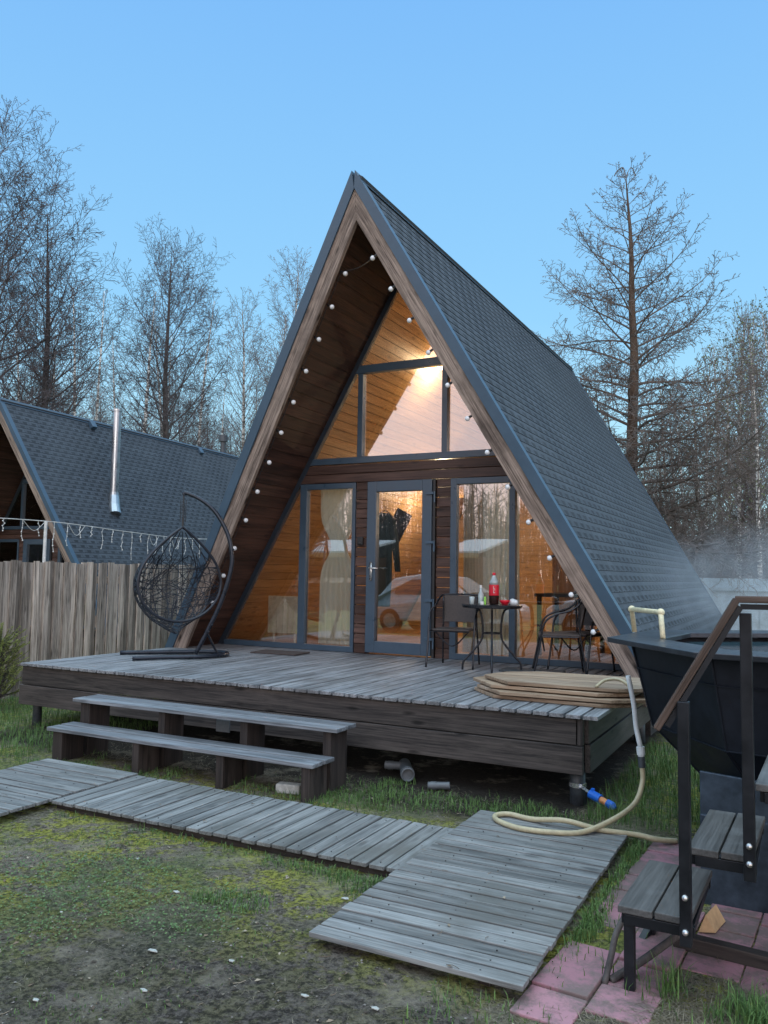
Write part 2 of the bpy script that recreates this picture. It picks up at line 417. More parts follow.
# =================================================================== CABIN
def make_cabin(base, yaw, k, XC, W, L, label, hero, O, H=5.276):
    """A-frame cabin. local frame: ridge at X=XC, front wall at Y=0, deck level z=0"""
    Rz = rotz(yaw); base = V(base)
    def T(p):
        p = V(p); q = V((p.x, p.y, p.z-GZ))*k; q = Rz @ q; return q + V((base.x, base.y, GZ))
    root = thing('a_frame_cabin', label, 'cabin', T((XC, L/2, GZ)))
    th = math.atan2(H, W); S, C = math.sin(th), math.cos(th)
    z0 = -.1
    yr = lambda z, e=0: -(.806 + .698*z/H) - e
    slope = math.hypot(H, W)
    # point on a slope: side, distance s down from the ridge, y, perpendicular depth d (inward)
    def P(side, s, y, d=0):
        x = s*C; z = H - s*S
        return V((XC + side*(x - d*S), y, z - d*C))
    sE = (H-z0)/S
    # --- structural slab (under shingles), front edge follows the raked line
    for side in (-1, 1):
        mb = MB()
        a = [P(side, 0, yr(H)+.03), P(side, sE, yr(z0)+.03), P(side, sE, L), P(side, 0, L)]
        n = V((-side*S, 0, -C))*.10
        mb.prism([T(p) for p in a], (T(a[0]+n)-T(a[0])), .5, ax=Rz @ V((0, 1, 0)))
        slab = part('roof', mb, M['shingle'], root)
        # shingles
        sh = MB(); row = .125; tab = .26
        rows = int(sE/row)
        for i in range(rows+1):
            s1 = min(i*row + row, sE); s0 = s1 - row*1.15
            if s0 < .02: s0 = .02
            zf = H - s1*S
            y = yr(zf) + .07; off = (i % 2)*tab/2
            ys_ = []
            yy = y - off
            while yy < L:
                a0 = max(yy, y); a1 = min(yy+tab, L)
                if a1-a0 > .03:
                    q = rng.uniform(.06, 1)
                    lo = -.010; hi = -.003; cut = .008
                    if a1-a0 < tab-.01: cut = .006
                    rr = q
                    A = P(side, s0, a0+.004, hi); B = P(side, s0, a1-.004, hi)
                    Cc = P(side, s1-.012, a1-.004, lo); D = P(side, s1, a1-cut, lo); E_ = P(side, s1, a0+cut, lo); F_ = P(side, s1-.012, a0+.004, lo)
                    nn = V((-side*S, 0, -C))*.008
                    top = [A, B, Cc, D, E_, F_]
                    b = len(sh.v); sh.v += [T(p) for p in top] + [T(p+nn) for p in (Cc, D, E_, F_)]
                    f = [b+t for t in range(6)]
                    if side < 0: f = f[::-1]
                    sh.face(f, [V((0,0,0))]*6, rr)
                    for (i0, i1, j0, j1) in ((2, 3, 6, 7), (3, 4, 7, 8), (4, 5, 8, 9)):
                        qd = [b+i0, b+j0, b+j1, b+i1]
                        if side < 0: qd = qd[::-1]
                        sh.face(qd, [V((0,0,0))]*4, 0)
                    if a1-a0 > tab-.02:
                        da, db = a0+.06, a1-.06; e0, e1 = s1-.066, s1-.010
                        qd = [P(side, e0, da, lo-.0012), P(side, e0, db, lo-.0012), P(side, e1, db-.02, lo-.0018), P(side, e1, da+.02, lo-.0018)]
                        b = len(sh.v); sh.v += [T(p) for p in qd]; f = [b, b+1, b+2, b+3]
                        sh.face(f if side > 0 else f[::-1], [V((0,0,0))]*4, 0)
                yy += tab
        part('shingles', sh, M['shingle'], slab)
        # interior ceiling / soffit lining : boards run along Y
        mb = MB(); bw = .15; s = .32
        while s < sE-.05:
            s2 = min(s+bw-.004, sE-.02)
            za = H-s*S
            ya = yr(za)+.10
            for (y0_, y1_, mt) in ((ya, .0, 'so'),):
                cuts = [y0_, y1_]
                a = [P(side, s, y0_, .15), P(side, s2, y0_+.02, .15), P(side, s2, y1_, .15), P(side, s, y1_, .15)]
                mb.prism([T(p) for p in a], T(a[0]+V((-side*S, 0, -C))*.02)-T(a[0]), None, ax=Rz @ V((0, 1, 0)))
            s += bw
        part('soffit', mb, M['soffit'], root)
        mb = MB(); s = .3
        while s < sE-.05:
            s2 = min(s+.12-.007, sE-.02)
            a = [P(side, s, .08, .15), P(side, s2, .08, .15), P(side, s2, L-.1, .15), P(side, s, L-.1, .15)]
            mb.prism([T(p) for p in a], T(a[0]+V((-side*S, 0, -C))*.02)-T(a[0]), None, ax=Rz @ V((0, 1, 0)))
            s += .12
        part('interior_lining', mb, M['pine'], root)
        # barge trim (sheet metal) front + back
        mb = MB()
        def strip(d0, d1, y_out, y_in, s_top=0):
            e = sE+.03
            def pt(s, d, yo):
                # clip at the ridge plane x = XC
                p = P(side, s, 0, d)
                if (p.x-XC)*side < .001:
                    s = (d*S+.001)/C; p = P(side, s, 0, d)
                p.y = yr(p.z)+yo; return p
            a = [pt(0, d0, y_out), pt(e, d0, y_out), pt(e, d1, y_out), pt(0, d1, y_out)]
            b_ = [pt(0, d0, y_in), pt(e, d0, y_in), pt(e, d1, y_in), pt(0, d1, y_in)]
            return a, b_
        def slab8(mb, a, b_, r=None, ax=None):
            a = [T(p) for p in a]; b_ = [T(p) for p in b_]
            b = len(mb.v); mb.v += a + b_
            r = rng.random() if r is None else r
            axv = (a[1]-a[0]).normalized(); ay = (a[3]-a[0]); ay = (ay-axv*ay.dot(axv)).normalized()
            def G(p): q = p-a[0]; return V((q.dot(axv)+r*9, q.dot(ay), q.dot(axv.cross(ay))))
            fs = [(3, 2, 1, 0), (4, 5, 6, 7), (0, 1, 5, 4), (1, 2, 6, 5), (2, 3, 7, 6), (3, 0, 4, 7)]
            for f in fs:
                f = f if side > 0 else f[::-1]
                mb.face([b+i for i in f], [G(mb.v[b+i]) for i in f], r)
        a, b_ = strip(-.022, .085, -.02, .10); slab8(mb, a, b_)
        part('barge_trim', mb, M['trim'], root)
        mb = MB(); a, b_ = strip(.087, .25, .0, .05); slab8(mb, a, b_, .5)
        part('rake_board', mb, M['rake'], root)
        mb = MB()
        a = [P(side, 0, L, -.02), P(side, sE+.03, L, -.02), P(side, sE+.03, L, .1), P(side, .1, L, .1)]
        mb.prism([T(p) for p in a], Rz @ V((0, .03*k, 0)), .5); part('rear_trim', mb, M['trim'], root)
    # ridge cap
    mb = MB()
    for side in (-1, 1):
        a = [P(side, 0, yr(H)+.05, -.022), P(side, .13, yr(H)+.05, -.024), P(side, .13, L+.02, -.024), P(side, 0, L+.02, -.022)]
        mb.prism([T(p) for p in a], T(a[0]+V((-side*S, 0, -C))*.006)-T(a[0]), .5)
    part('ridge_cap', mb, M['trim'], root)
    # ---- walls
    A0, B0 = 2.726*W/3.0, 4.81          # glass line half width at z=0 and apex height
    def hw(z, d=0): return A0*(1-z/B0) - d/S    # half width of glazed triangle at z, d = inward
    def wb(name, pts, y0, y1, mat, parent=root, r=None, ax=(1, 0, 0), bevel=0):
        mb = MB(); a = [T((p[0], y0, p[1])) for p in pts]
        mb.prism(a, T((0, y1, 0))-T((0, y0, 0)), r, ax=Rz @ V(ax)); return part(name, mb, mat, parent, bevel=bevel)
    g = M['glass']; fr = M['frame']
    # slanted frames (both sides, whole height)
    fw = .085
    mb = MB()
    for side in (-1, 1):
        e = fw/S; x_o = lambda z: XC+side*(hw(z)+e); x_i = lambda z: XC+side*hw(z)
        pts = [(x_o(0), 0), (x_i(0), 0), (XC, B0), (XC, B0+e*B0/A0)]
        a = [T((p[0], -.05, p[1])) for p in pts]; mb.prism(a, T((0, .07, 0))-T((0, 0, 0)))
    part('gable_frame', mb, M['gframe'], root, bevel=.004)
    # cladding beam and columns (horizontal planks)
    def planks(name, x0, x1, z0_, z1_, step, yb=-.03):
        mb = MB(); z = z0_
        while z < z1_-.01:
            z2 = min(z+step-.006, z1_)
            xa = x0 if x0 is not None else XC-hw((z+z2)/2)-.01
            xb = x1 if x1 is not None else XC+hw((z+z2)/2)+.01
            if x0 is None: pts = [(XC-hw(z)-.01, z), (XC+hw(z)+.01 if x1 is None else x1, z), (XC+hw(z2)+.01 if x1 is None else x1, z2), (XC-hw(z2)-.01, z2)]
            else: pts = [(xa, z), (xb, z), (xb, z2), (xa, z2)]
            a = [T((p[0], yb-rng.uniform(0, .012), p[1])) for p in pts]
            mb.prism(a, T((0, .10, 0))-T((0, 0, 0)), None, ax=Rz @ V((1, 0, 0)))
            z += step
        return part(name, mb, M['clad'], root, bevel=.006)
    dx = XC-.122
    planks('wall_beam', None, None, 2.105, 2.335, .115, -.045)
    planks('wall_column', -.60+dx, -.43+dx, .0, 2.10, .118)
    planks('wall_column', .49+dx, .67+dx, .0, 2.10, .118)
    # upper window: sill, posts, transom
    uw = MB()
    zs, zt = 2.34, 2.42; e = .0
    uw.prism([T(p) for p in [(XC-hw(zs)+.003, -.06, zs), (XC+hw(zs)-.003, -.06, zs), (XC+hw(zt)-.003, -.06, zt), (XC-hw(zt)+.003, -.06, zt)]], T((0, .09, 0))-T((0, 0, 0)))
    zt0, zt1 = 3.475, 3.575
    uw.prism([T(p) for p in [(XC-hw(zt0)+.003, -.055, zt0), (XC+hw(zt0)-.003, -.055, zt0), (XC+hw(zt1)-.003, -.055, zt1), (XC-hw(zt1)+.003, -.055, zt1)]], T((0, .085, 0))-T((0, 0, 0)))
    for x in (-.56+dx, .585+dx):
        uw.prism([T(p) for p in [(x-.035, -.052, zt+.001), (x+.035, -.052, zt+.001), (x+.035, -.052, zt0-.001), (x-.035, -.052, zt0-.001)]], T((0, .08, 0))-T((0, 0, 0)))
    U = part('upper_window', uw, fr, root, bevel=.004)
    for (xa, xb) in ((None, -.595+dx), (-.525+dx, .55+dx), (.62+dx, None)):
        def xx(z, v, s): return v if v is not None else XC+s*hw(z)
        def xl(z): return xx(z, xa, -1)
        def xr(z): return xx(z, xb, 1)
        wb('pane', [(xl(zt), zt), (xr(zt), zt), (xr(zt0), zt0), (xl(zt0), zt0)], -.005, .003, g, U)
    wb('pane', [(XC-hw(zt1), zt1), (XC+hw(zt1), zt1), (XC, B0)], -.005, .003, g, U)
    # lower left window
    lw = MB()
    def bar(mb, x0, z0_, x1, z1_, y0=-.05, d=.08):
        mb.box(T(((x0+x1)/2, y0+d/2, (z0_+z1_)/2)), ((x1-x0)*k, d*k, (z1_-z0_)*k), Rz)
    zb = .07; ztop = 2.03
    xa0 = XC-hw(zb)
    for (x0, z0_, x1, z1_) in ((XC-hw(0)+.02, 0.002, -.603+dx, zb), (-1.42+dx, zb, -1.32+dx, 2.10), (-.65+dx, zb, -.603+dx, 2.10), (-1.32+dx, ztop, -.65+dx, 2.10)):
        bar(lw, x0, z0_, x1, z1_)
    lwp = part('window', lw, fr, root, bevel=.004)
    z_t = B0*(1-(XC-(-1.42+dx))/A0)
    wb('pane', [(XC-hw(zb), zb), (-1.42+dx, zb), (-1.42+dx, z_t)], -.005, .003, g, lwp)
    wb('pane', [(-1.32+dx, zb), (-.65+dx, zb), (-.65+dx, ztop), (-1.32+dx, ztop)], -.005, .003, g, lwp)
    rw = MB()
    for (x0, z0_, x1, z1_) in ((.673+dx, 0.002, XC+hw(0)-.02, zb), (.673+dx, zb, .75+dx, 2.10), (1.39+dx, zb, 1.46+dx, 2.10), (.75+dx, ztop, 1.39+dx, 2.10)):
        bar(rw, x0, z0_, x1, z1_)
    rwp = part('window', rw, fr, root, bevel=.004)
    z_t = B0*(1-((1.46+dx)-XC)/A0)
    wb('pane', [(.75+dx, zb), (1.39+dx, zb), (1.39+dx, ztop), (.75+dx, ztop)], -.005, .003, g, rwp)
    wb('pane', [(1.46+dx, zb), (XC+hw(zb), zb), (1.46+dx, z_t)], -.005, .003, g, rwp)
    # door
    d = MB()
    x0, x1 = -.418+dx, .478+dx; w_ = .125
    for (a0, b0, a1, b1) in ((x0, .02, x0+w_, 2.098), (x1-w_-.03, .02, x1-.03, 2.098), (x0+w_, 1.97, x1-w_-.03, 2.098), (x0+w_, .02, x1-w_-.03, .16)):
        bar(d, a0, b0, a1, b1, -.085, .09)
    D = part('door', d, fr, root, bevel=.006)
    wb('pane', [(x0+w_, .16), (x1-w_-.03, .16), (x1-w_-.03, 1.97), (x0+w_, 1.97)], -.035, -.027, g, D)
    jm = MB(); bar(jm, x1-.027, .0, x1+.005, 2.10, -.06, .08); part('door_jamb', jm, M['blackplastic'], root)
    if hero:
        h = MB(); h.box(T((-.345+dx, -.095, 1.0)), (.03, .012, .23)); h.tube([T((-.345+dx, -.1, 1.04)), T((-.345+dx, -.145, 1.04)), T((-.335+dx, -.155, 1.04)), T((-.22+dx, -.155, 1.035))], .0095, 8)
        part('handle', h, M['handle'], D, smooth=True)
        for z in (1.93, 1.35, .67, .22):
            h = MB(); h.box(T((.43+dx, -.095, z)), (.10, .03, .03)); h.tube([T((.487+dx, -.092, z-.11)), T((.487+dx, -.092, z+.02))], .012, 8)
            part('hinge', h, M['trim'], D)
        h = MB(); h.box(T((-.515, -.062, 1.37)), (.075, .035, .10)); h.box(T((-.515, -.085, 1.35)), (.045, .012, .04))
        part('wall_light', h, M['blackplastic'], root, bevel=.008)
        # back wall and floor
    mb = MB(); z = -.1
    while z < 4.7:
        z2 = z+.145
        hw2 = lambda q: (W-.25)*(1-q/(H-.35))
        mb.prism([T(p) for p in [(XC-hw2(z), L-1.9, z), (XC+hw2(z), L-1.9, z), (XC+max(0.01, hw2(z2)), L-1.9, z2), (XC-max(.01, hw2(z2)), L-1.9, z2)]], T((0, .03, 0))-T((0, 0, 0)), None, ax=Rz @ V((1, 0, 0)))
        z += .148
    part('rear_wall', mb, M['pine'], root)
    mb = MB(); x = XC-2.7*W/3
    while x < XC+2.6*W/3:
        mb.box(T((x+.07, L/2-.05, -.02)), (.137*k, (L-.3)*k, .03*k), Rz, None, 1); x += .14
    part('floor', mb, M['pinefloor'], root)
    mb = MB()
    for side in (-1, 1):
        a = [(XC+side*(W-.22), 0, -.1), (XC+side*(W-.22), L-.1, -.1), (XC+side*(W-.22), L-.1, GZ-.02), (XC+side*(W-.22), 0, GZ-.02)]
        mb = MB(); mb.prism([T(p) for p in a], Rz @ V((-side*.06, 0, 0)), None, ax=Rz @ V((0, 1, 0)))
        part('base_skirt', mb, M['fascia'], root)
    return root, T, P, Rz

cabin, T1, P1, _ = make_cabin((0, 0, 0), 0, 1, .122, 3.0, 7.5,
    'main brown A-frame cabin with blue shingle roof, orange-lit gable glazing and grey glass door', True, None)
cab2, T2, P2, Rz2 = make_cabin((-8.703, 2.087, 0), R_(3.882), .794, 0, 2.868, 8.23,
    'neighbouring A-frame cabin behind the fence, steel stove pipe rising through its blue shingle roof', False, None)
# neighbour roof fittings
mb = MB(); mb.tube([(-7.80, 2.98, 2.42), (-7.80, 2.98, 4.12)], .08, 16); mb.tube([(-7.80, 2.98, 4.12), (-7.80, 2.98, 4.16)], [.10, .10], 16)
for z in (2.9, 3.5): mb.tube([(-7.80, 2.98, z), (-7.80, 2.98, z+.025)], .086, 16)
part('chimney_pipe', mb, M['galv'], cab2, smooth=False)
mb = MB(); mb.tube([(-7.80, 2.98, 2.50), (-7.80, 2.98, 2.42), (-7.74, 2.93, 2.22), (-7.66, 2.88, 2.05)], [.09, .10, .115, .125], 16)
part('chimney_flashing', mb, M['galv'], cab2)
for (p) in ((.06, 1.34), (.03, 6.02)):
    mb = MB(); c = T2((p[0]+.08, p[1], 5.12)); mb.box(c, (.16, .14, .10), Rz2 @ Matrix.Rotation(R_(55), 3, 'Y')); part('roof_vent', mb, M['trim'], cab2, bevel=.01)
mb = MB(); c = V((-9.3, 8.2, 3.95)); mb.tube([c, c+V((0, 0, .45))], .07, 12); mb.tube([c+V((0, 0, .45)), c+V((0, 0, .62))], .12, 12); part('vent_pipe', mb, M['post'], cab2)

# interior of the main cabin
def curtain(x0, x1, z0, z1, y, waist, mat, label):
    mb = MB(); nx_, nz = 60, 26; b = 0
    cx = (x0+x1)/2
    for j in range(nz+1):
        z = z0+(z1-z0)*j/nz
        wf = 1 - (.62*math.exp(-((z-waist)/.22)**2) if waist else 0)
        for i in range(nx_+1):
            t = i/nx_; x = cx+(x0-cx+(x1-x0)*t)*wf
            mb.v.append(V((x, y+.03*math.sin(t*46)+.012*math.sin(t*90+z*2), z)))
    for j in range(nz):
        for i in range(nx_):
            q = [j*(nx_+1)+i, j*(nx_+1)+i+1, (j+1)*(nx_+1)+i+1, (j+1)*(nx_+1)+i]
            mb.face(q, [V((0,0,0))]*4, .5)
    return single('curtain', mb, mat, label, 'curtain', (cx, y, z0), smooth=True)
c1 = curtain(-1.27, -.72, .06, 2.08, .22, 1.32, M['curtain'], 'pale curtain tied at its waist inside the window left of the door')
c2 = curtain(.98, 1.42, .06, 2.08, .22, None, M['curtain'], 'straight grey green curtain behind the tall pane right of the door')
c3 = curtain(.70, .97, .06, 2.08, .30, None, M['curtain2'], 'taupe curtain beside the brick-like brown column right of the door')
mb = MB(); mb.box((-1.93, .42, .40), (.50, .09, .50))
rad = thing('radiator', 'cream panel radiator standing inside the slanted left window', 'radiator', (-1.93, .42, 0))
part('panel', mb, M['radiator'], rad, bevel=.01)
for x in (-2.1, -1.76):
    mb = MB(); mb.tube([(x, .42, .15), (x, .42, -.01)], .016, 8); part('leg', mb, M['radiator'], rad)
# coat on a hanger
ct = thing('hanging_coat', 'dark green coat on a hanger just inside the glass door', 'coat', (-.50, .55, 1.85))
def lofted(secs, n=14):
    mb = MB(); b = 0
    for (c, a, b_) in secs:
        for k in range(n):
            th = 2*math.pi*k/n; w = 1+.08*math.sin(th*5)
            mb.v.append(V(c)+V((a*w*math.cos(th), b_*w*math.sin(th), 0)))
    for j in range(len(secs)-1):
        for k in range(n):
            mb.face([j*n+k, j*n+(k+1) % n, (j+1)*n+(k+1) % n, (j+1)*n+k], [V((0,0,0))]*4, .5)
    mb.face(list(range(n))[::-1], [V((0,0,0))]*n, .5); mb.face([(len(secs)-1)*n+k for k in range(n)], [V((0,0,0))]*n, .5)
    return mb
part('coat_body', lofted([((-.50, .55, .55), .09, .05), ((-.50, .55, .9), .11, .06), ((-.50, .55, 1.3), .11, .06), ((-.50, .55, 1.6), .14, .06), ((-.50, .55, 1.72), .10, .05), ((-.50, .55, 1.76), .05, .04)]), M['coat'], ct, smooth=True)
for s in (-1, 1):
    part('sleeve', lofted([((-.50+s*.20, .55, 1.0), .035, .04), ((-.50+s*.16, .55, 1.35), .045, .05), ((-.50+s*.10, .55, 1.66), .05, .05)]), M['coat'], ct, smooth=True)
mb = MB(); mb.tube(smooth_path([(-.66, .55, 1.68), (-.50, .55, 1.79), (-.34, .55, 1.68)]), .008, 6); mb.tube(smooth_path([(-.50, .55, 1.79), (-.49, .55, 1.84), (-.52, .55, 1.86)]), .004, 6)
part('hanger', mb, M['firewood'], ct)
mb = MB(); Rt = Matrix.Rotation(R_(28), 3, 'Y'); mb.box((-.50, .95, 1.62), (.24, .02, .42), Rt)
single('wall_board', mb, M['board'], 'dark tilted rectangular board hanging inside behind the coat', 'board', (-.5, .95, 1.4))
# sofa and box inside seen through door
mb = MB(); mb.box((-.2, 1.7, .14), (.34, .3, .28)); single('storage_box', mb, M['firewood'], 'brown wooden box on the floor inside the glass door', 'box', (-.2, 1.7, 0), bevel=.01)
# ceiling lamps
def lamp(loc, en, label):
    t = thing('pendant_lamp', label, 'lamp', loc)
    mb = MB(); mb.ball(loc, .055, 12); part('bulb', mb, M['lamp'], t, smooth=True)
    mb = MB(); mb.tube([V(loc)+V((0, 0, .05)), V(loc)+V((0, 0, .10))], .022, 8); mb.tube([V(loc)+V((0, 0, .10)), V(loc)+V((0, 0, .35))], .004, 5); part('cord', mb, M['blackplastic'], t)
    ld = bpy.data.lights.new('lamp_light', 'POINT'); ld.energy = en; ld.color = (1, .75, .46); ld.shadow_soft_size = .08
    lo = bpy.data.objects.new('lamp_light', ld); COL.objects.link(lo); lo.parent = t; lo.location = (0, 0, -.12)
lamp((-.30, 1.85, 4.0), 66, 'glowing pendant lamp high inside the upper gable window')
lamp((1.2, 3.4, 2.0), 48, 'glowing pendant lamp deep inside behind the right lower window')
lamp((-.9, 3.4, 2.0), 62, 'glowing pendant lamp inside left of the glass door')
# loft shelf inside (gives the interior depth)
mb = MB()
for i in range(14): mb.box((-1.11+i*.19, 4.6, 2.42), (.185, 1.9, .05), None, None, 1)
mb.box((.12, 3.63, 2.32), (2.6, .08, .14)); single('loft_platform', mb, M['pine'], 'pine loft platform across the back of the lit cabin interior', 'loft', (.1, 4.6, 2.4))
# dining table inside with things seen at right window
mb = MB(); mb.box((1.7, 1.5, .74), (.7, .9, .04)); 
for a in (-.3, .3):
    for b in (-.4, .4): mb.box((1.7+a, 1.5+b, .36), (.05, .05, .72))
single('indoor_table', mb, M['board'], 'dark wooden table inside the lower right window', 'table', (1.7, 1.5, 0), bevel=.004)
mb = MB(); mb.box((1.45, 2.6, .80), (.5, .4, 1.56)); single('wardrobe', mb, M['pine'], 'tall pine cupboard inside behind the lower right window', 'cupboard', (1.45, 2.6, .02), bevel=.005)

# =================================================================== DECK
XL, XR, YD = -2.84, 2.95, -3.0
deck = thing('wooden_deck', 'raised grey plank deck with dark two-board fascia in front of the cabin', 'deck', (0, -1.5, GZ))
mb = MB(); x = XL; bw = .121
nb = int(round((XR+.10-XL)/bw)); bw = (XR+.10-XL)/nb
for i in range(nb):
    x0 = XL+i*bw
    mb.box((x0+bw/2, (YD-.035+.9)/2-.45+rng.uniform(-.004, .004), -.014+rng.uniform(-.0025, .0015)), (bw-.017, abs(YD)+.035+.0, .028), Matrix.Rotation(rng.uniform(-.004, .004), 3, 'Y'), None, 1)
for v_ in []: pass
part('decking', mb, M['deck'], deck, bevel=.003)
mb = MB()
mb.box(((XL+XR-.05)/2, YD+.02, -.125), (XR-XL-.06, .04, .185), None, .35); part('fascia_board', mb, M['fascia'], deck, bevel=.004)
mb = MB(); mb.box(((XL+XR)/2-.02, YD+.012, -.322), (XR-XL+.0, .045, .195), None, .75); part('fascia_board', mb, M['fascia'], deck, bevel=.004)
mb = MB(); mb.box((XR-.045, YD+.022, -.125), (.05, .044, .187), None, .2, 2); part('corner_trim', mb, M['fascia'], deck, bevel=.003)
mb = MB()
for (z, h, o) in ((-.125, .185, 0), (-.322, .195, .012)):
    for xq, yq in ((XR-.02+o, YD/2+.04), (XL+.02-o, YD/2+.02)):
        mb = MB(); mb.box((xq, yq, z), (.04, abs(YD)-.1, h)); part('side_fascia', mb, M['fascia'], deck, bevel=.003)
mb = MB()
for y in (-2.6, -1.9, -1.2, -.5): mb.box(((XL+XR)/2, y, -.12), (XR-XL-.12, .05, .17))
part('joists', mb, M['block'], deck)
for x in (XL+.1, -1., .9, XR-.09):
    for y in (YD+.13, -.4):
        mb = MB(); mb.tube([(x, y, -.22 if x < XR-.2 else -.36), (x, y, GZ-.05)], .055 if x > XR-.2 else .045, 14, .5)
        part('post', mb, M['post'], deck, smooth=True)

# steps
st = thing('wooden_steps', 'two grey plank steps on dark timber blocks in front of the deck', 'steps', (0, -3.6, GZ))
for (yf, z, xa, xb) in ((-3.63, -.163, -1.41, 1.29), (-3.90, -.37, -1.41, 1.26)):
    mb = MB()
    for i in range(2):
        mb.box(((xa+xb)/2, yf+.075+i*.156, z-.018+rng.uniform(-.002, .002)), (xb-xa+rng.uniform(-.01, .01), .137, .030))
    part('tread', mb, M['step'], st, bevel=.004)
for i, x in enumerate((-1.30, -.42, .42, 1.18)):
    mb = MB(); mb.box((x, -3.46, (-.2+GZ)/2), (.07 if i else .11, .24, -.2-GZ-.002), None, None, 2)
    part('support', mb, M['block'], st, bevel=.004)
    mb = MB(); mb.box((x+.003, -3.75, (-.408+GZ)/2), (.07 if i else .11, .24, -.408-GZ), None, None, 2)
    part('support', mb, M['block'], st, bevel=.004)

# walkways
def walkway(x0, x1, y0, y1, along, n, z, label, tilt=None):
    cx, cy = (x0+x1)/2, (y0+y1)/2
    t = thing('boardwalk', label, 'boardwalk', (cx, cy, GZ))
    mb = MB(); top = z
    if along == 'x':
        w = (y1-y0)/n
        for i in range(n):
            y = y0+w*(i+.5); j = rng.uniform(-.005, .005)
            mb.box((cx+j, y, top-.011+rng.uniform(-.003, .002)), (x1-x0, w-.014, .022), Matrix.Rotation(rng.uniform(-.004, .004), 3, 'X') @ Matrix.Rotation(rng.uniform(-.003, .003), 3, 'Z'), None, 0)
    else:
        w = (x1-x0)/n
        for i in range(n):
            x = x0+w*(i+.5); j = rng.uniform(-.005, .005)
            mb.box((x, cy+j, top-.011+rng.uniform(-.003, .002)), (w-.014, y1-y0, .022), Matrix.Rotation(rng.uniform(-.004, .004), 3, 'Y') @ Matrix.Rotation(rng.uniform(-.003, .003), 3, 'Z'), None, 1)
    part('planks', mb, M['walk'], t, bevel=.003)
    sm = MB()
    for i in range(n):
        for e in (.18, (x1-x0)/2, x1-x0-.18) if along == 'x' else (.06, y1-y0-.06):
            for q in (0,):
                if along == 'x': px_, py_ = x0+e+rng.uniform(-.008, .008), y0+w*(i+.5)+q
                else: px_, py_ = x0+w*(i+.5)+q, y0+e+rng.uniform(-.006, .006)
                sm.tube([(px_, py_, top-.004), (px_, py_, top+.0022)], .0038, 6, .5)
    part('screws', sm, M['blackplastic'], t, kind='stuff')
    mb = MB()
    if along == 'x':
        for x in (x0+.18, cx, x1-.18): mb.box((x, cy, (top-.024+GZ)/2-.005), (.05, y1-y0-.16, top-.022-GZ))
    else:
        for y in (y0+.06, y1-.06): mb.box((cx, y, (top-.024+GZ)/2-.005), (x1-x0-.03, .05, top-.022-GZ))
    part('bearer', mb, M['block'], t)
    return t
walkway(-1.20, -.22, -8.6, -4.03, 'x', 44, -.583, 'grey boardwalk running off to the left below the steps, planks lying crosswise')
walkway(-.205, 2.43, -4.86, -4.06, 'y', 25, -.588, 'middle grey boardwalk in front of the steps, short planks side by side')
walkway(2.40, 3.36, -5.74, -3.60, 'x', 22, -.583, 'nearest grey boardwalk with ragged plank ends, under the curling cream hose')

# =================================================================== FENCE
fence = thing('board_fence', 'tall raw grey board fence left of the deck', 'fence', (-4.5, -2, GZ))
FX = -4.5
for (z) in (.82, -.3):
    mb = MB(); mb.box((FX-.05, -1.3, z), (.045, 12.5, .10), None, .5, 1); part('rail', mb, M['fence'], fence)
i = 0; y = -4.6
while i < 98:
    w = rng.uniform(.072, .102); h = 1.07+rng.uniform(-.02, .015)
    back = i % 2
    mb = MB(); mb.box((FX+(-.085 if False else (0.0 if not back else -.022)), y+w/2, (h+GZ)/2-.01), (.022, w, h-GZ), Matrix.Rotation(rng.uniform(-.008, .008), 3, 'X') @ Matrix.Rotation(rng.uniform(-.06, .06), 3, 'Z'), None, 2)
    part('board', mb, M['fence'], fence)
    y += w+rng.uniform(-.004, .016); i += 1

# pole and icicle lights
mb = MB(); mb.tube([(-4.66, -1.26, GZ), (-4.66, -1.26, 1.60)], .021, 10); single('white_pole', mb, M['white'], 'thin white pole behind the fence holding up the icicle lights', 'pole', (-4.66, -1.26, GZ))
ic = thing('icicle_lights', 'string of unlit icicle lights hanging above the fence', 'string lights', (-4.66, -1.26, 1.6))
mb = MB(); dr = MB()
K = [(-4.66, -5., 1.50), (-4.66, -3.2, 1.56), (-4.66, -1.26, 1.60), (-4.66, .2, 1.54), (-4.66, 1.4, 1.50), (-4.6, 2.6, 1.53)]
sp = smooth_path(K, 14); mb.tube(sp, .006, 5)
part('cable', mb, M['white'], ic)
s = 0
for i in range(1, len(sp)-1, 2):
    dr = MB(); p = sp[i] + V((.02, 0, 0)); L = rng.uniform(.12, .42)
    if rng.random() < .25:
        q = sp[min(i+3, len(sp)-1)]; dr.tube(smooth_path([p, (p+q)/2-V((0, 0, L*.5)), q], 5), .0035, 4)
    pts = [p+V((rng.uniform(-.01, .01), rng.uniform(-.015, .015), -L*t/5)) for t in range(6)]
    dr.tube(pts, .0035, 4)
    for q in pts[1:]: dr.ball(q, .009, 5)
    part('strand', dr, M['white'], ic)

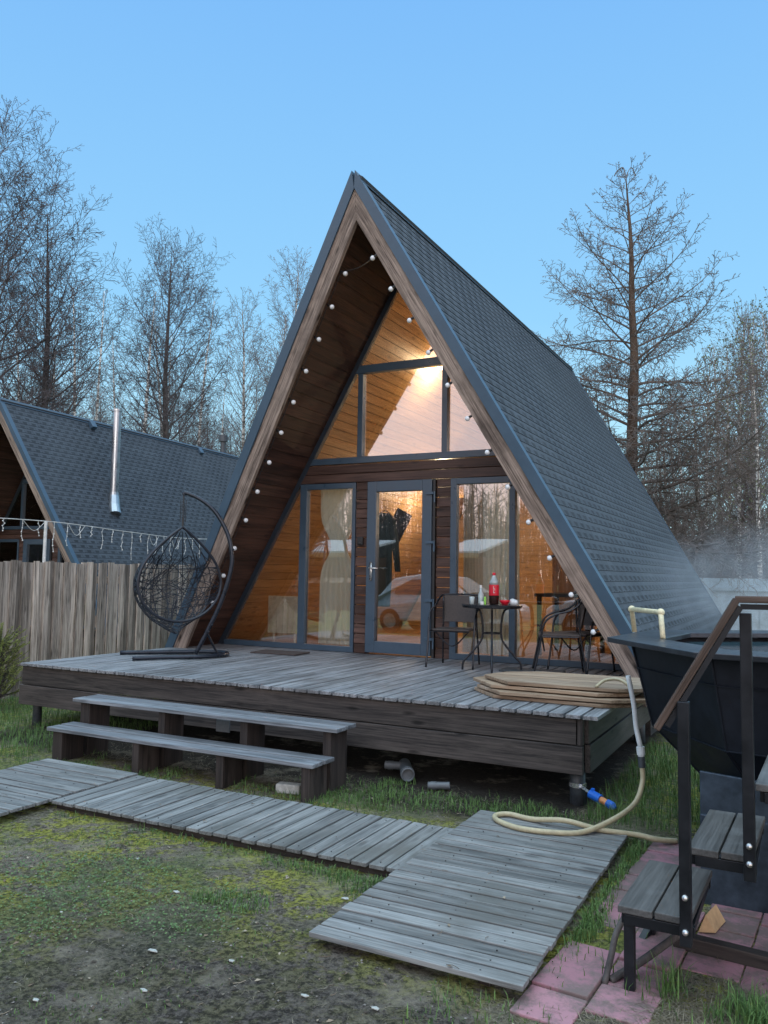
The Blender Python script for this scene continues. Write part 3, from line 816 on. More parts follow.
# =================================================================== BULB STRING ON THE RAKES
sl = thing('bulb_string', 'string of unlit white globe bulbs with black sockets along both cabin eaves', 'string lights', (.122, -1.3, 4.6))
H = 5.276; th = math.atan2(H, 3.0); S_, C_ = math.sin(th), math.cos(th)
cab = MB(); prev = None
for side in (-1, 1):
    zs = [4.42-.335*i for i in range(12)] if side < 0 else [4.50-.355*i for i in range(12)]
    pts = []
    for z in zs:
        s = (H-z)/S_; d = .245
        x = .122+side*(s*C_-d*S_); zz = z-d*C_
        y = -(.806+.698*zz/H)+(.10 if side < 0 else .02)
        c = V((x, y, zz)); nrm = V((-side*S_, 0, -C_))
        pts.append(c)
        mb = MB(); Rb = nrm.to_track_quat('Z', 'Y').to_matrix()
        mb.lathe(c, [(.013, -.01), (.014, .035), (.011, .045)], 10, R=Rb); so = part('socket', mb, M['blackplastic'], sl, smooth=True)
        mb = MB(); mb.ball(c+nrm*.066, .027, 10); part('bulb', mb, M['bulb'], sl, smooth=True)
    path = []
    for a, b in zip(pts, pts[1:]):
        path += [a, (a*2+b)/3+V((0, 0, -.012)), (a+b*2)/3+V((0, 0, -.012))]
    path.append(pts[-1]); cab.tube(path, .0045, 5)
    if side < 0: prev = pts[0]
    else: cab.tube(smooth_path([prev, (prev+pts[0])/2+V((0, 0, -.05)), pts[0]]), .0045, 5)
part('cable', cab, M['blackplastic'], sl)

# =================================================================== EGG CHAIR
eg = thing('hanging_egg_chair', 'dark wicker egg chair hanging from a curved stand at the left end of the deck', 'chair', (-1.9, -1.5, 0))
tr = .024
mb = MB(); mb.tube(smooth_path([(-2.62, -1.87, .025), (-2.2, -1.52, .03), (-1.86, -1.22, .03), (-1.62, -1.22, .03), (-1.50, -1.42, .03), (-1.58, -1.72, .03), (-1.82, -1.98, .03), (-2.06, -2.25, .025)], 7), tr, 12)
part('base', mb, M['eggframe'], eg, smooth=True)
Rr = V((.889, .458, 0)); PB = V((-1.83, -1.50, .03))
def ep(dx, z, dv=0): return PB + Rr*dx + V((-.458, .889, 0))*dv + V((0, 0, z-.03))
mb = MB(); mb.tube(smooth_path([ep(0, .03), ep(.12, .28), ep(.27, .62), ep(.37, .98), ep(.37, 1.20), ep(.31, 1.42), ep(.17, 1.65), ep(0, 1.79), ep(-.18, 1.865), ep(-.2, 1.84)], 6), tr, 12)
part('arch', mb, M['eggframe'], eg, smooth=True)
mb = MB(); mb.tube([ep(.12, .27), ep(.22, .03, .1)], .013, 8)
for q in ((.12, .28), (.16, .36), (.375, 1.22)): mb.ball(ep(q[0]+.02, q[1], -.02), .012, 6)
part('brace', mb, M['eggframe'], eg)
AP = ep(-.2, 1.47)
mb = MB()
mb.tube([ep(-.2, 1.84), ep(-.2, 1.74)], .008, 6)
for k in range(9): mb.tube([ep(-.2+.018*math.cos(t), 1.74-.018*k-.003*t, .018*math.sin(t)) for t in [j*math.pi/3 for j in range(7)]], .004, 4)
for a in (-.03, .03): mb.tube([ep(-.2+a, 1.78), ep(-.2+a, 1.53)], .004, 5)
mb.tube([ep(-.2, 1.58), AP], .012, 6)
part('spring', mb, M['blackplastic'], eg)
# basket: teardrop shell; opening plane normal n
vd = V((.64, -.77, 0)); nrm = (vd*math.cos(R_(27)) + Rr*math.sin(R_(27))).normalized(); sd = V((0, 0, 1)).cross(nrm).normalized()
HB = 1.08
def prof(t):   # half width at height t (0 = apex, 1 = bottom)
    if t > .60: return .50*math.sqrt(max(0, 1-((t-.60)/.40)**2))
    return .50*math.sin(math.pi/2*(t/.60))**.92
def shell(u, t):  # u 0..pi around the back
    w = prof(t); dpt = w*1.28
    return AP + sd*(w*math.cos(u)) - nrm*(dpt*math.sin(u)) + V((0, 0, -HB*t-.15*math.sin(u)*t**2))
mb = MB()
TT = [i/16*.8 for i in range(17)]+[.86, .91, .95, .98, .995, 1.0]
rimp = [shell(0, t) for t in TT] + [shell(math.pi, t) for t in TT[1:-1][::-1]]
# round the bottom of the ring
mb.tube(rimp, .016, 10, closed=True); part('ring', mb, M['egg'], eg, smooth=True)
mb = MB()
for k in range(1, 9):
    u = math.pi*k/9; mb.tube([shell(u, i/20) for i in range(1, 21)], .006, 5)
for t in (.42, .62, .8, .92): mb.tube([shell(math.pi*i/24, t) for i in range(25)], .006, 5)
part('ribs', mb, M['egg'], eg)
mb = MB()
for k in range(130):
    u = rng.uniform(0, math.pi); t = rng.uniform(.3, 1.0); du = rng.uniform(-1, 1)*.19; dt = rng.uniform(-1, 1)*.055; pts = []
    if t < .5 and rng.random() < .5: t = rng.uniform(.5, 1)
    for i in range(13):
        pts.append(shell(min(math.pi, max(0, u)), min(.995, max(.25, t)))); u += du*.8; t += dt*.8
        if t > .99 or t < .3: dt = -dt
        if u < 0 or u > math.pi: du = -du
        du += rng.uniform(-.05, .05); dt += rng.uniform(-.02, .02)
    mb.tube(pts, .0042, 4)
part('weave', mb, M['egg'], eg)

# =================================================================== TABLE AND CHAIRS
TC = V((1.47, -.82, 0)); TZ = .675
tb = thing('bistro_table', 'small round dark table with curved legs on the deck by the door', 'table', TC)
mb = MB(); mb.lathe(TC+V((0, 0, TZ-.012)), [(.28, -.01), (.31, -.006), (.312, .006), (.30, .012)], 40); part('table_top', mb, M['tabletop'], tb, smooth=False)
mb = MB(); mb.tube([TC+V((.295*math.cos(a), .295*math.sin(a), TZ-.026)) for a in [i*math.pi/16 for i in range(32)]], .010, 8, closed=True); part('rim', mb, M['chairmetal'], tb, smooth=True)
for k in range(4):
    a = R_(20+90*k); c, s = math.cos(a), math.sin(a)
    f = lambda r, z: TC+V((r*c, r*s, z))
    mb = MB(); mb.tube(smooth_path([f(.20, TZ-.03), f(.13, TZ-.06), f(.10, TZ-.16), f(.095, .36), f(.13, .27), f(.24, .14), f(.29, .08), f(.30, 0.0)], 6), .011, 8); part('leg', mb, M['chairmetal'], tb, smooth=True)
mb = MB(); mb.tube([TC+V((.10*math.cos(a), .10*math.sin(a), .38)) for a in [i*math.pi/10 for i in range(20)]], .007, 6, closed=True); part('brace', mb, M['chairmetal'], tb)

def make_chair(label):
    t = thing('bistro_chair', label, 'chair', (0, 0, 0), 'rattan chairs around the bistro table')
    # faces -Y
    mb = MB(); mb.box((0, 0, .425), (.43, .43, .022)); part('seat', mb, M['rattan'], t, bevel=.008)
    mb = MB(); n = 10
    for j in range(5):
        for i in range(n+1):
            x = -.2+.4*i/n; z = .50+.31*j/4
            mb.v.append(V((x, .20+.06*(z-.5)/.3+.035*(1-(x/.2)**2), z)))
    for j in range(4):
        for i in range(n): mb.face([j*(n+1)+i, j*(n+1)+i+1, (j+1)*(n+1)+i+1, (j+1)*(n+1)+i], [V((0,0,0))]*4, .5)
    o = part('backrest', mb, M['rattan'], t); so = o.modifiers.new('s', 'SOLIDIFY'); so.thickness = .018
    for s in (-1, 1):
        mb = MB(); mb.tube(smooth_path([(s*.27, -.27, 0), (s*.265, -.21, .30), (s*.27, -.16, .55), (s*.27, -.05, .645), (s*.27, .12, .70), (s*.24, .25, .80), (s*.17, .295, .82), (0, .31, .825)], 6), .0115, 8)
        part('arm_frame', mb, M['chairmetal'], t, smooth=True)
        mb = MB(); mb.tube(smooth_path([(s*.20, .20, .80), (s*.20, .21, .5), (s*.205, .22, .40), (s*.22, .28, .0)], 5), .0105, 8); part('rear_leg', mb, M['chairmetal'], t, smooth=True)
    mb = MB(); mb.tube(smooth_path([(-.2, -.18, .41), (0, -.15, .24), (.2, -.18, .41)], 6), .008, 6); mb.tube([(-.21, -.2, .41), (.21, -.2, .41)], .009, 6); mb.tube([(-.265, -.2, .41), (-.2, .2, .41)], .009, 6); mb.tube([(.265, -.2, .41), (.2, .2, .41)], .009, 6)
    part('stretcher', mb, M['chairmetal'], t)
    return t
ch = make_chair('brown rattan chair left of the bistro table, next to the door')
ch.location = (1.0, -.66, 0); ch.scale = (.93, .93, .92); ch.rotation_euler.z = R_(8)
c2_ = copy_tree(ch); c2_['label'] = 'brown rattan chair right of the bistro table, seen from its side'
c2_.location = (2.12, -.66, 0); c2_.scale = (.93, .93, .92); c2_.rotation_euler.z = R_(-72)
c3_ = copy_tree(ch); c3_['label'] = 'farthest rattan chair, half hidden behind the sloping right rake board'
c3_.location = (2.28, -.32, 0); c3_.scale = (.93, .93, .92); c3_.rotation_euler.z = R_(-25)

# things on the table
def on(dx, dy): return TC+V((dx, dy, TZ+.001))
b = on(.02, .0); ob = thing('cola_bottle', 'large dark cola bottle with red label on the bistro table', 'bottle', b)
mb = MB(); mb.lathe(b, [(.042, 0), (.05, .012), (.05, .19), (.048, .20)], 20); part('bottle_body', mb, M['cola'], ob, smooth=True)
mb = MB(); mb.lathe(b, [(.048, .20), (.046, .23), (.02, .285), (.015, .30)], 20); part('bottle_neck', mb, M['glassy'], ob, smooth=True)
mb = MB(); mb.lathe(b, [(.0508, .09), (.0512, .095), (.0512, .195), (.0508, .20)], 20); LB = part('label', mb, M['red'], ob, smooth=True)
mb = MB()
fwd = V((.45, -.89, 0)).normalized(); sidev = V((.89, .45, 0))
for (u, v_, w, h) in ((-.012, .17, .004, .03), (-.004, .16, .012, .005), (-.012, .13, .004, .028), (-.002, .12, .014, .005), (.0, .148, .012, .005)):
    c = b+fwd*.0512+sidev*u+V((0, 0, v_)); mb.box(c, (w, .004, h), Matrix.Rotation(math.atan2(.45, .89), 3, 'Z'))
part('lettering', mb, M['white'], LB)
mb = MB(); mb.lathe(b, [(.016, .295), (.017, .30), (.017, .32), (.015, .325)], 14); part('cap', mb, M['red'], ob)
b = on(-.10, -.06); ob = thing('spirits_bottle', 'small clear bottle with thin neck left of the cola bottle', 'bottle', b)
mb = MB(); mb.lathe(b, [(.028, 0), (.03, .01), (.03, .10), (.012, .135), (.011, .17)], 16); part('bottle_body', mb, M['glassy'], ob, smooth=True)
mb = MB(); mb.lathe(b, [(.0125, .165), (.013, .17), (.013, .195)], 10); part('cap', mb, M['white'], ob)
b = on(-.18, -.11); mb = MB(); mb.lathe(b, [(.02, 0), (.022, .002), (.028, .075), (.026, .075), (.02, .005)], 16); single('glass_tumbler', mb, M['glassy'], 'small clear glass at the left edge of the bistro table', 'glass', b, smooth=True)
b = on(-.045, -.09); mb = MB(); mb.lathe(b, [(.010, 0), (.012, .005), (.012, .07), (.008, .078)], 10); single('lighter', mb, M['lime'], 'lime green lighter standing before the cola bottle', 'lighter', b)
b = on(-.06, -.13); mb = MB(); mb.lathe(b, [(.02, 0), (.022, .02), (.018, .03)], 10); single('bottle_cap_cup', mb, M['white'], 'tiny white cup beside the lime lighter on the table', 'cup', b)
b = on(.13, .02); mb = MB(); mb.lathe(b, [(.03, 0), (.05, .03), (.055, .045), (.05, .045), (.03, .01)], 16); single('red_bowl', mb, M['red'], 'small red dish right of the cola bottle', 'dish', b, smooth=True)
b = on(.20, .06); mb = MB(); mb.ball(b+V((0, 0, .028)), .035, 8); mb.ball(b+V((.03, 0, .024)), .03, 8); single('crumpled_bag', mb, M['whitepipe'], 'crumpled pale wrapper on the right side of the bistro table', 'wrapper', b)
# mats
mb = MB(); mb.box((1.86, -.70, .010), (.62, .30, .018), rotz(R_(2))); single('rubber_mat', mb, M['mat'], 'dark rubber mat on the deck under the right-hand chair', 'mat', (1.86, -.7, .001), bevel=.005)
mb = MB(); mb.box((-1.28, -.62, .009), (.62, .36, .016), rotz(R_(4))); single('doormat', mb, M['brownmat'], 'worn brown doormat by the lower left window', 'mat', (-1.28, -.62, .001), bevel=.004)

# lid panels stacked on the right corner of the deck
base = [(1.83, -2.28), (2.24, -2.74), (3.22, -2.60), (3.25, -1.75), (2.45, -1.68), (1.95, -1.98)]
names = ['lowest brown wooden tub lid panel, overhanging the deck corner', 'second brown tub lid panel from the bottom of the pile', 'third brown tub lid panel from the bottom of the pile', 'topmost pale wooden tub lid panel on the deck corner pile']
for i in range(4):
    z = .002+i*.036; a = R_((-1.5, 2.5, -2, 3)[i]); o = V(((0, .03, -.03, .06)[i], (0, -.02, .05, .07)[i], 0)); c = V((2.6, -2.0, 0))
    mb = MB(); t = thing('tub_lid_panel', names[i], 'wooden panel', c+V((0, 0, z)), 'tub lid panels piled on the deck')
    # planks lengthwise along X, clipped to the outline
    y = -2.80
    while y < -1.2:
        y2 = y+.165
        def clip(yy):
            X = []
            for j in range(6):
                (ax, ay), (bx, by) = base[j], base[(j+1) % 6]
                if (ay-yy)*(by-yy) < 0: X.append(ax+(bx-ax)*(yy-ay)/(by-ay))
            return (min(X), max(X)) if len(X) >= 2 else None
        ca, cb = clip(y+.003), clip(y2-.003)
        if ca and cb:
            P = [V((ca[0], y, 0)), V((ca[1], y, 0)), V((cb[1], y2-.004, 0)), V((cb[0], y2-.004, 0))]
            P = [c+o+rotz(a) @ (p-c)+V((0, 0, z+rng.uniform(0, .002))) for p in P]
            mb.prism(P, (0, 0, .026), None, ax=(math.cos(a), math.sin(a), 0))
        y = y2
    part('planks', mb, M['ply'], t, bevel=.003)
    mb = MB()
mb = MB(); mb.tube(smooth_path([(2.92, -2.55, .14), (2.98, -2.5, .19), (3.08, -2.48, .20), (3.18, -2.5, .15)]), .012, 8); single('rope_handle', mb, M['hose'], 'short cream rope handle on the topmost lid panel', 'handle', (2.92, -2.55, .11), smooth=True)

# =================================================================== HOT TUB
OC = V((4.45, -3.35, 0)); RZ = .60
def octp(r, z, k): a = R_(195.5+45*k); return OC+V((r*math.cos(a), r*math.sin(a), z))
tub = thing('hot_tub', 'black octagonal steel hot tub with wide flat rim, steaming beside the stair', 'hot tub', (OC.x, OC.y, GZ))
def ringloft(secs):
    mb = MB()
    for (r, z) in secs:
        for k in range(8): mb.v.append(octp(r, z, k))
    for j in range(len(secs)-1):
        for k in range(8):
            k2 = (k+1) % 8; mb.face([j*8+k, j*8+k2, (j+1)*8+k2, (j+1)*8+k], [V((0,0,0))]*4, .5)
    return mb
mb = ringloft([(.35, -.30), (.70, -.20), (.98, .08), (1.10, RZ-.02), (1.08, RZ-.02), (.95, .1), (.6, -.15)])
mb.face([k for k in range(8)][::-1], [V((0,0,0))]*8, .5); mb.face([6*8+k for k in range(8)], [V((0,0,0))]*8, .5)
for k in range(8):
    mb.tube([octp(1.102, RZ-.035, k), octp(.983, .08, k), octp(.703, -.20, k), octp(.355, -.30, k)], .006, 5)
for r_, z_ in ((.985, .08), (1.07, .42)):
    mb.tube([octp(r_, z_, k) for k in range(8)], .005, 5, closed=True)
part('shell', mb, M['tubsteel'], tub)
mb = ringloft([(.93, RZ-.03), (1.245, RZ-.03), (1.25, RZ+.0), (.93, RZ+.0), (.93, RZ-.03)]); part('rim', mb, M['tubrim'], tub, bevel=.004)
mb = ringloft([(.01, RZ-.06), (.95, RZ-.06)]); part('water_surface', mb, M['water'], tub)
mb = MB(); mb.box((4.45, -3.75, -.43), (1.2, 1.25, .44), None, .5); mb.prism([(3.85, -4.36, GZ), (5.05, -4.36, GZ), (5.05, -4.36, -.08), (3.85, -4.36, .0)], (0, .02, 0), .6)
part('furnace_base', mb, M['basesteel'], tub, bevel=.005)
for k in range(8):
    a = octp(.75, -.25, k)
    mb = MB(); mb.box((a.x, a.y, (a.z+GZ)/2-.05), (.05, .05, abs(GZ-a.z)-.1)); part('leg', mb, M['blacksteel'], tub) if k in (1, 3, 5, 6) else None
# pipe over rim
mb = MB(); mb.tube([(3.30, -3.06, RZ), (3.285, -3.07, RZ+.155), (3.535, -3.47, RZ+.155), (3.56, -3.56, RZ+.0)], .017, 10)
for p in ((3.285, -3.07, RZ+.155), (3.535, -3.47, RZ+.155)): mb.ball(p, .025, 8)
part('inlet_pipe', mb, M['creampipe'], tub, smooth=True)

# feed hose : white pipe down + coupling + cream hose on the ground
hs = thing('garden_hose', 'cream hose with white upper end curling over the nearest boardwalk', 'hose', (3.36, -3.3, GZ))
mb = MB(); mb.tube(smooth_path([(3.30, -3.30, .33), (3.335, -3.3, .15), (3.35, -3.3, .0), (3.375, -3.3, -.12)], 6), .016, 10); part('white_pipe', mb, M['whitepipe'], hs, smooth=True)
mb = MB(); mb.tube([(3.375, -3.3, -.12), (3.38, -3.3, -.17)], .026, 12); mb.tube([(3.38, -3.3, -.17), (3.385, -3.3, -.22)], .021, 12, .3); part('coupling', mb, M['whitepipe'], hs)
mb = MB(); mb.tube([(3.38, -3.3, -.18), (3.386, -3.3, -.25)], .0225, 12); part('lower_coupling', mb, M['post'], hs)
hz = -.583+.018
mb = MB(); mb.tube(smooth_path([(3.385, -3.3, -.24), (3.39, -3.32, -.34), (3.36, -3.42, -.45), (3.27, -3.60, -.515), (3.12, -3.80, hz), (2.95, -3.90, hz), (2.76, -3.92, hz), (2.60, -3.84, hz), (2.55, -3.74, hz), (2.62, -3.67, hz), (2.78, -3.70, hz), (3.0, -3.74, hz+.034), (3.2, -3.70, hz), (3.40, -3.62, hz-.02), (3.52, -3.58, -.605), (3.62, -3.50, -.62)], 8), .0165, 10)
part('hose_body', mb, M['hose'], hs, smooth=True)
# valve on the deck post
vl = thing('hose_valve', 'bright blue valve with steel clamp on the deck corner post', 'valve', (2.9, -2.9, -.53))
mb = MB(); mb.tube([(2.86, -2.87, -.50), (2.86, -2.87, -.53)], .062, 16); mb.tube([(2.91, -2.93, -.52), (2.97, -2.98, -.535)], .012, 8); part('clamp', mb, M['clampsteel'], vl)
mb = MB(); mb.tube([(2.98, -2.99, -.54), (3.06, -3.03, -.56)], .032, 12); mb.tube([(3.0, -3.0, -.55), (3.0, -3.0, -.50)], .014, 8); part('valve_body', mb, M['bluevalve'], vl)
mb = MB(); mb.tube([(3.06, -3.03, -.56), (3.11, -3.05, -.573)], .022, 12); part('fitting', mb, M['orangering'], vl)
mb = MB(); mb.tube([(3.11, -3.05, -.573), (3.15, -3.07, -.583), (3.17, -3.08, -.59)], [.028, .028, .01], 12); part('nozzle', mb, M['bluevalve'], vl)

# =================================================================== TUB STAIR
stair = thing('metal_stair', 'black steel stair with frosty plank treads and brown handrail beside the hot tub', 'stair', (3.9, -5.2, GZ))
def tread(x0, x1, y0, y1, z):
    mb = MB(); w = (x1-x0)/2
    for i in range(2): mb.box((x0+w*(i+.5), (y0+y1)/2, z-.014+rng.uniform(-.002, .002)), (w-.008, y1-y0, .028), rotz(R_(-2)), None, 1)
    part('tread', mb, M['tread'], stair, bevel=.004)
    mb = MB(); zz = z-.05
    for (a, b) in (((x0+.02, y0+.02), (x1-.0, y0+.02)), ((x0+.02, y1-.02), (x1-.0, y1-.02))): mb.beam((*a, zz), (*b, zz), .03, .04)
    for x in (x0+.02, x1-.02): mb.beam((x, y0+.02, zz-.001), (x, y1-.02, zz-.001), .03, .038)
    part('tread_frame', mb, M['blacksteel'], stair, bevel=.002)
tread(3.665, 3.945, -5.45, -4.84, -.325)
tread(3.92, 4.16, -5.37, -4.76, -.08)
tread(4.17, 4.44, -5.36, -4.5, .19)
tread(4.42, 5.0, -5.42, -4.5, .38)
for (x, y, z0, z1) in ((3.70, -5.42, GZ-.02, -.37), (3.69, -4.87, GZ-.02, -.37), (4.44, -5.4, GZ, .1), (4.44, -4.6, GZ, .1)):
    mb = MB(); mb.box((x, y, (z0+z1)/2), (.04, .04, z1-z0), None, .5); part('leg', mb, M['blacksteel'], stair, bevel=.003)
for (x, y, z0, z1) in ((3.922, -5.505, -.40, .50), (4.14, -5.425, -.15, .84)):
    mb = MB(); mb.box((x, y, (z0+z1)/2), (.042, .042, z1-z0), None, .5); part('post', mb, M['blacksteel'], stair, bevel=.003)
for (x, y, z) in ((3.922, -5.53, -.22), (3.922, -5.53, -.345), (4.14, -5.45, -.02), (4.14, -5.45, .03-.115)):
    mb = MB(); mb.ball((x, y, z), .012, 8); part('bolt', mb, M['steelbolt'], stair)
mb = MB(); mb.beam((3.86, -5.49, .40), (4.125, -5.45, .865), .03, .02); mb.beam((4.125, -5.45, .865), (5.2, -5.45, .875), .03, .02)
part('rail_frame', mb, M['blacksteel'], stair)
mb = MB(); up = V((-.9, 0, .45)); mb.beam(V((3.82, -5.495, .385)), V((4.112, -5.455, .893)), .05, .026); mb.beam((4.107, -5.455, .893), (5.2, -5.45, .90), .05, .026)
part('handrail', mb, M['rail'], stair, bevel=.004)
mb = MB(); mb.beam((3.66, -4.95, -.66), (3.78, -4.6, -.45), .03, .03); part('brace', mb, M['blacksteel'], stair)
# crooked branches leaning at stair foot
mb = MB(); mb.tube(smooth_path([(3.60, -5.42, GZ), (3.615, -5.36, -.56), (3.625, -5.30, -.49), (3.66, -5.2, -.42)]), [.013]*19, 7); mb.tube(smooth_path([(3.62, -5.40, GZ+.01), (3.72, -5.25, -.60), (3.85, -5.1, -.52)]), [.016]*13, 7)
single('crooked_stick', mb, M['bark'], 'dark crooked sticks leaning against the lowest stair tread', 'stick', (3.62, -5.4, GZ), smooth=True)
mb = MB(); mb.prism([(3.88, -4.76, GZ+.015), (3.95, -4.73, GZ+.015), (3.91, -4.745, GZ+.09)], (.03, .16, 0), .5); single('firewood_piece', mb, M['firewood'], 'split pale firewood piece on the paving under the second stair tread', 'firewood', (3.9, -4.7, GZ))
mb = MB(); mb.beam((3.80, -4.93, GZ+.035), (4.75, -5.02, GZ+.03), .06, .06); single('edging_beam', mb, M['block'], 'dark timber edging beam lying across the paving under the stair', 'beam', (4.2, -4.97, GZ), bevel=.004)

# paving
mb = MB()
def inpoly(x, y, P):
    c = False
    for i in range(len(P)):
        (x1, y1), (x2, y2) = P[i], P[i-1]
        if (y1 > y) != (y2 > y) and x < (x2-x1)*(y-y1)/(y2-y1)+x1: c = not c
    return c
zone = [(3.50, -3.35), (4.9, -3.35), (4.9, -5.12), (3.85, -5.15), (3.78, -5.62), (3.30, -5.75), (3.34, -5.30), (3.50, -5.0), (3.45, -4.3)]
a = R_(-4)
for i in range(-4, 16):
    for j in range(-4, 16):
        x = 3.3+i*.235+(j % 2)*.0; y = -6.0+j*.235+(i % 2)*.07
        p = rotz(a) @ V((x-3.5, y+4.5, 0)) + V((3.5, -4.5, 0))
        if inpoly(p.x, p.y, zone) and rng.random() > .09:
            Rm = Matrix.Rotation(a+rng.uniform(-.02, .02), 3, 'Z') @ Matrix.Rotation(rng.uniform(-.02, .02), 3, 'X') @ Matrix.Rotation(rng.uniform(-.02, .02), 3, 'Y')
            mb.box((p.x, p.y, GZ-.007+rng.uniform(-.007, .006)), (.229, .229, .035), Rm)
single('paving', mb, M['paving'], kind='structure', bevel=.005)

# pipes, block under deck
for (x, y, z, r, L, d, lab, nm) in ((1.58, -3.02, -.58, .05, .35, (-.5, .86, 0), 'open black-mouthed pipe with pale rim under the deck edge, middle of the three', 'drain_pipe'), (1.30, -2.85, -.57, .032, .16, (1, .25, 0), 'short grey pipe end under the deck, left of the open one', 'drain_pipe'), (1.80, -3.12, -.61, .028, .16, (.95, .3, .05), 'short pale socketed pipe lying right of the open one', 'drain_pipe')):
    d = V(d).normalized(); p = V((x, y, z)); mb = MB()
    mb.tube([p, p+d*L], r, 18, .5, cap=False); mb.tube([p+d*L, p], r*.86, 18, .5, cap=False)
    ringp = [p + (d.orthogonal().normalized()*math.cos(t)+d.cross(d.orthogonal().normalized())*math.sin(t))*r*.95 for t in [k*math.pi/10 for k in range(20)]]
    mb.tube(ringp, r*.12, 6, closed=True); mb.tube([p+d*.02, p+d*.06], r*1.12, 18, .5)
    single(nm, mb, M['greypipe'], lab, 'pipe', p, 'pipes lying under the deck')
mb = MB(); mb.box((.94, -3.70, GZ+.035), (.19, .09, .07), rotz(.2)); single('broken_block', mb, M['stone'], 'pale broken block on the soil under the right end of the steps', 'block', (.94, -3.7, GZ), bevel=.012)
mb = MB(); mb.box((-.04, -3.25, -.33), (.14, .01, .10)); single('small_plate', mb, M['greypipe'], 'small grey plate under the upper step', 'plate', (-.04, -3.25, -.33))

# pale sheet fence at the back right
mb = MB(); n = 60
for i in range(n):
    x = .5+i*.2; mb.box((x, 16.2+.02*(i % 2), .18), (.199, .02, 1.66), None, None, 2)
mb.box((6.4, 16.15, .7), (12, .05, .08)); single('sheet_fence', mb, M['palesheet'], 'pale bluish sheet fence among the trees behind the hot tub', 'fence', (6, 16.2, GZ))

# =================================================================== TREES
def unit(v): return v.normalized()
def grow(mb, p, d, L, r, lvl, Q, rg):
    """one branch with children; Q holds per level settings"""
    q = Q[lvl]; n = q['n']; seg = L/n; pts = [p.copy()]; rs = [r]; dd = d.copy()
    for i in range(n):
        dd = unit(dd + V((rg.uniform(-1, 1), rg.uniform(-1, 1), rg.uniform(-1, 1)))*q['j'] + V((0, 0, q['up'] if i > n*q.get('turn', 0) else q.get('down', 0))))
        p = p + dd*seg; pts.append(p.copy()); rs.append(max(Q['rmin'], r*(1-(i+1)/n*.85)))
    mb.tube(pts, rs, q['s'], .5, cap=False)
    if lvl+1 < Q['lv']:
        c = q['c']; 
        m = int(c*max(.4, min(1.6, L/q['L0'])))
        for k in range(m):
            t = q['t0']+(1-q['t0'])*(k+rg.random())/m; i = min(n-1, int(t*n)); f = t*n-i
            b = pts[i].lerp(pts[i+1], f); ax = unit(pts[i+1]-pts[i]); pe = ax.orthogonal(); pe.rotate(Matrix.Rotation(rg.uniform(0, 6.283), 3, ax)) if False else None
            pv = V((rg.uniform(-1, 1), rg.uniform(-1, 1), rg.uniform(-1, 1))); pv = pv - ax*pv.dot(ax); pv = unit(pv)
            pv.z = pv.z*q.get('flat', 1)
            cd = unit(ax*q['fw']+pv*(1-q['fw'])*1.3)
            grow(mb, b, cd, L*q['lr']*(1-t*.55)*rg.uniform(.6, 1.25), max(Q['rmin'], rs[i]*.5), lvl+1, Q, rg)
